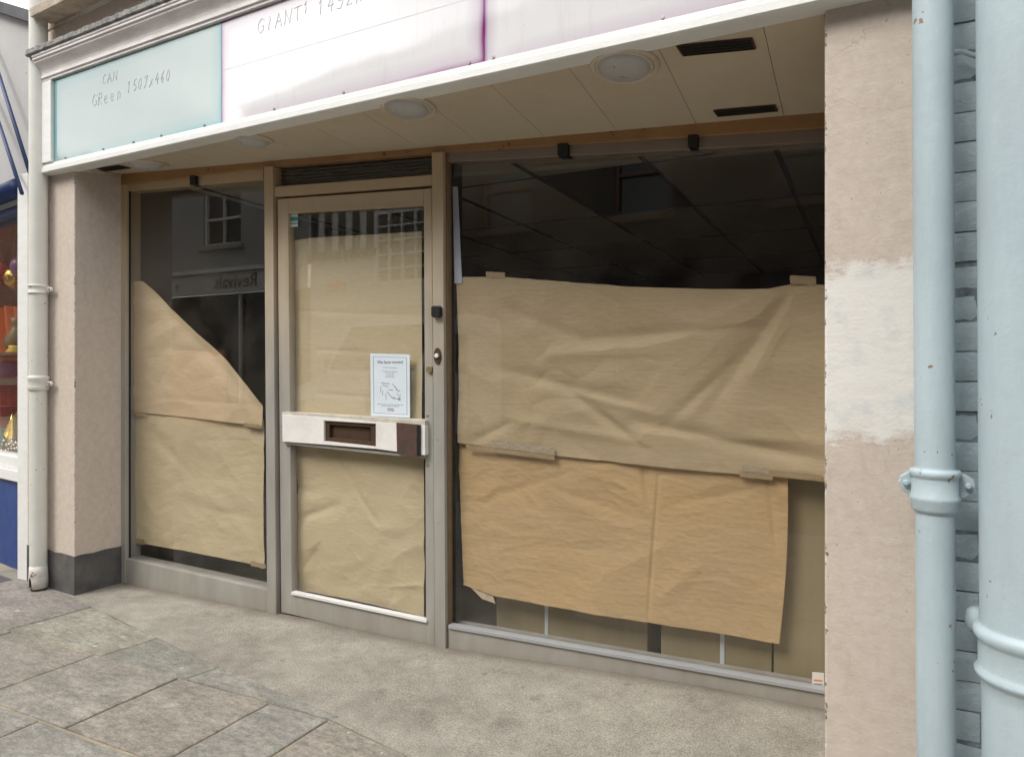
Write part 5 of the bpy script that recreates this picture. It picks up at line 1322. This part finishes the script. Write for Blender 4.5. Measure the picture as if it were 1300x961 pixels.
for y0, y1 in ((VY1 + .001, VY1 + .012), (VY0 - .012, VY0 - .001)):
    MB().prism([(VX0 + .95, y0, 1.22), (VX0 + 1.42, y0, 1.84), (VX0 + 2.1, y0, 1.86), (VX0 + 2.1, y0, 1.22)], (0, y1 - y0, 0)).build('side_window', M['pane'], V)
    MB().box(VX0 + 2.16, VX0 + 2.175, y0, y1 - .004, .4, 1.95).build('door_seam', M['dark'], V)
for x in (VX0 + .9, VX1 - 1.0):
    for y in (VY1 - .2, VY0 - .02):
        wv = MB().lathe((x, y, .21), [(.30, 0), (.33, .03), (.33, .19), (.30, .22)], 28, 'Y').build('wheel', M['tyre'], V)
        MB().lathe((x, y - .005, .21), [(.19, 0), (.19, .232)], 20, 'Y').build('rim', M['steel'], wv)
for y in (VY0 + .1, VY1 - .35):
    MB().box(VX0 - .035, VX0 + .05, y, y + .25, .66, .84).build('headlight', M['silver'], V, bevel=.01)
    MB().box(VX1 - .02, VX1 + .02, y + .05, y + .2, .9, 1.3).build('tail_light', M['redlamp'], V)
MB().box(VX0 - .06, VX0 + .1, VY0 + .02, VY1 - .02, .22, .48).build('bumper', M['black'], V, bevel=.02)
for y in (VY0 - .2, VY1 + .02): MB().box(VX0 + 1.0, VX0 + 1.1, y, y + .18, 1.2, 1.45).build('wing_mirror', M['black'], V, bevel=.02)

V.rotation_euler = (0, 0, -math.pi / 2); V.location = (-6.75, -4.15, -.12)

# ------------------------------------------------------------------ camera, light, sky
cam = bpy.data.cameras.new('camera'); co_ = bpy.data.objects.new('camera', cam); COL.objects.link(co_)
co_.location = (0, 0, CH); co_.rotation_euler = (math.pi / 2, 0, TH)
cam.sensor_width = 36; cam.lens = 36 * F / 1300; cam.shift_y = (H0 - 480.5) / 1300
cam.clip_start = .05; cam.clip_end = 1500
S.camera = co_

wd = bpy.data.worlds.new('World'); S.world = wd; wd.use_nodes = True; nt = wd.node_tree; nt.nodes.clear()
SUN_EL, SUN_AZ = math.radians(48), math.radians(-150)   # azimuth measured from +Y towards +X
out = nt.nodes.new('ShaderNodeOutputWorld'); bg = nt.nodes.new('ShaderNodeBackground'); sky = nt.nodes.new('ShaderNodeTexSky')
sky.sky_type = 'NISHITA'; sky.sun_disc = False; sky.sun_elevation = SUN_EL; sky.sun_rotation = SUN_AZ; sky.dust_density = 4; sky.air_density = 1.0
tc = nt.nodes.new('ShaderNodeTexCoord')
cmp_ = nt.nodes.new('ShaderNodeMapping'); cmp_.inputs['Rotation'].default_value = (0, 0, math.radians(13.7)); cmp_.inputs['Location'].default_value = (0, 0, .08)
nt.links.new(tc.outputs['Generated'], cmp_.inputs[0])
cn = noise_n(nt, cmp_.outputs[0], 2.6, 7, 0.55)
cloud = ramp(nt, cn, [(0.36, (3.6, 3.8, 4.2)), (0.48, (7.5, 7.7, 8.0)), (0.62, (13.0, 13.0, 12.9))])
cf = ramp(nt, cn, [(0.30, 0.75), (0.5, 0.95)])
col = mix(nt, cf, sky.outputs[0], cloud)
nt.links.new(col, bg.inputs[0]); bg.inputs[1].default_value = 0.13
nt.links.new(bg.outputs[0], out.inputs[0])
sun = bpy.data.lights.new('sun', 'SUN'); sun.energy = 1.3; sun.angle = math.radians(25); sun.color = (1, .96, .9)
so_ = bpy.data.objects.new('sun', sun); COL.objects.link(so_)
sd = Vector((math.sin(SUN_AZ) * math.cos(SUN_EL), math.cos(SUN_AZ) * math.cos(SUN_EL), math.sin(SUN_EL)))
so_.rotation_euler = sd.to_track_quat('Z', 'Y').to_euler(); so_.location = (0, 0, 20)

S.render.engine = 'CYCLES'
S.cycles.max_bounces = 8; S.cycles.transparent_max_bounces = 12; S.cycles.diffuse_bounces = 4
S.view_settings.view_transform = 'Standard'; S.view_settings.look = 'None'; S.view_settings.gamma = 1; S.view_settings.exposure = 0.95
S.render.resolution_x = 1024; S.render.resolution_y = 756
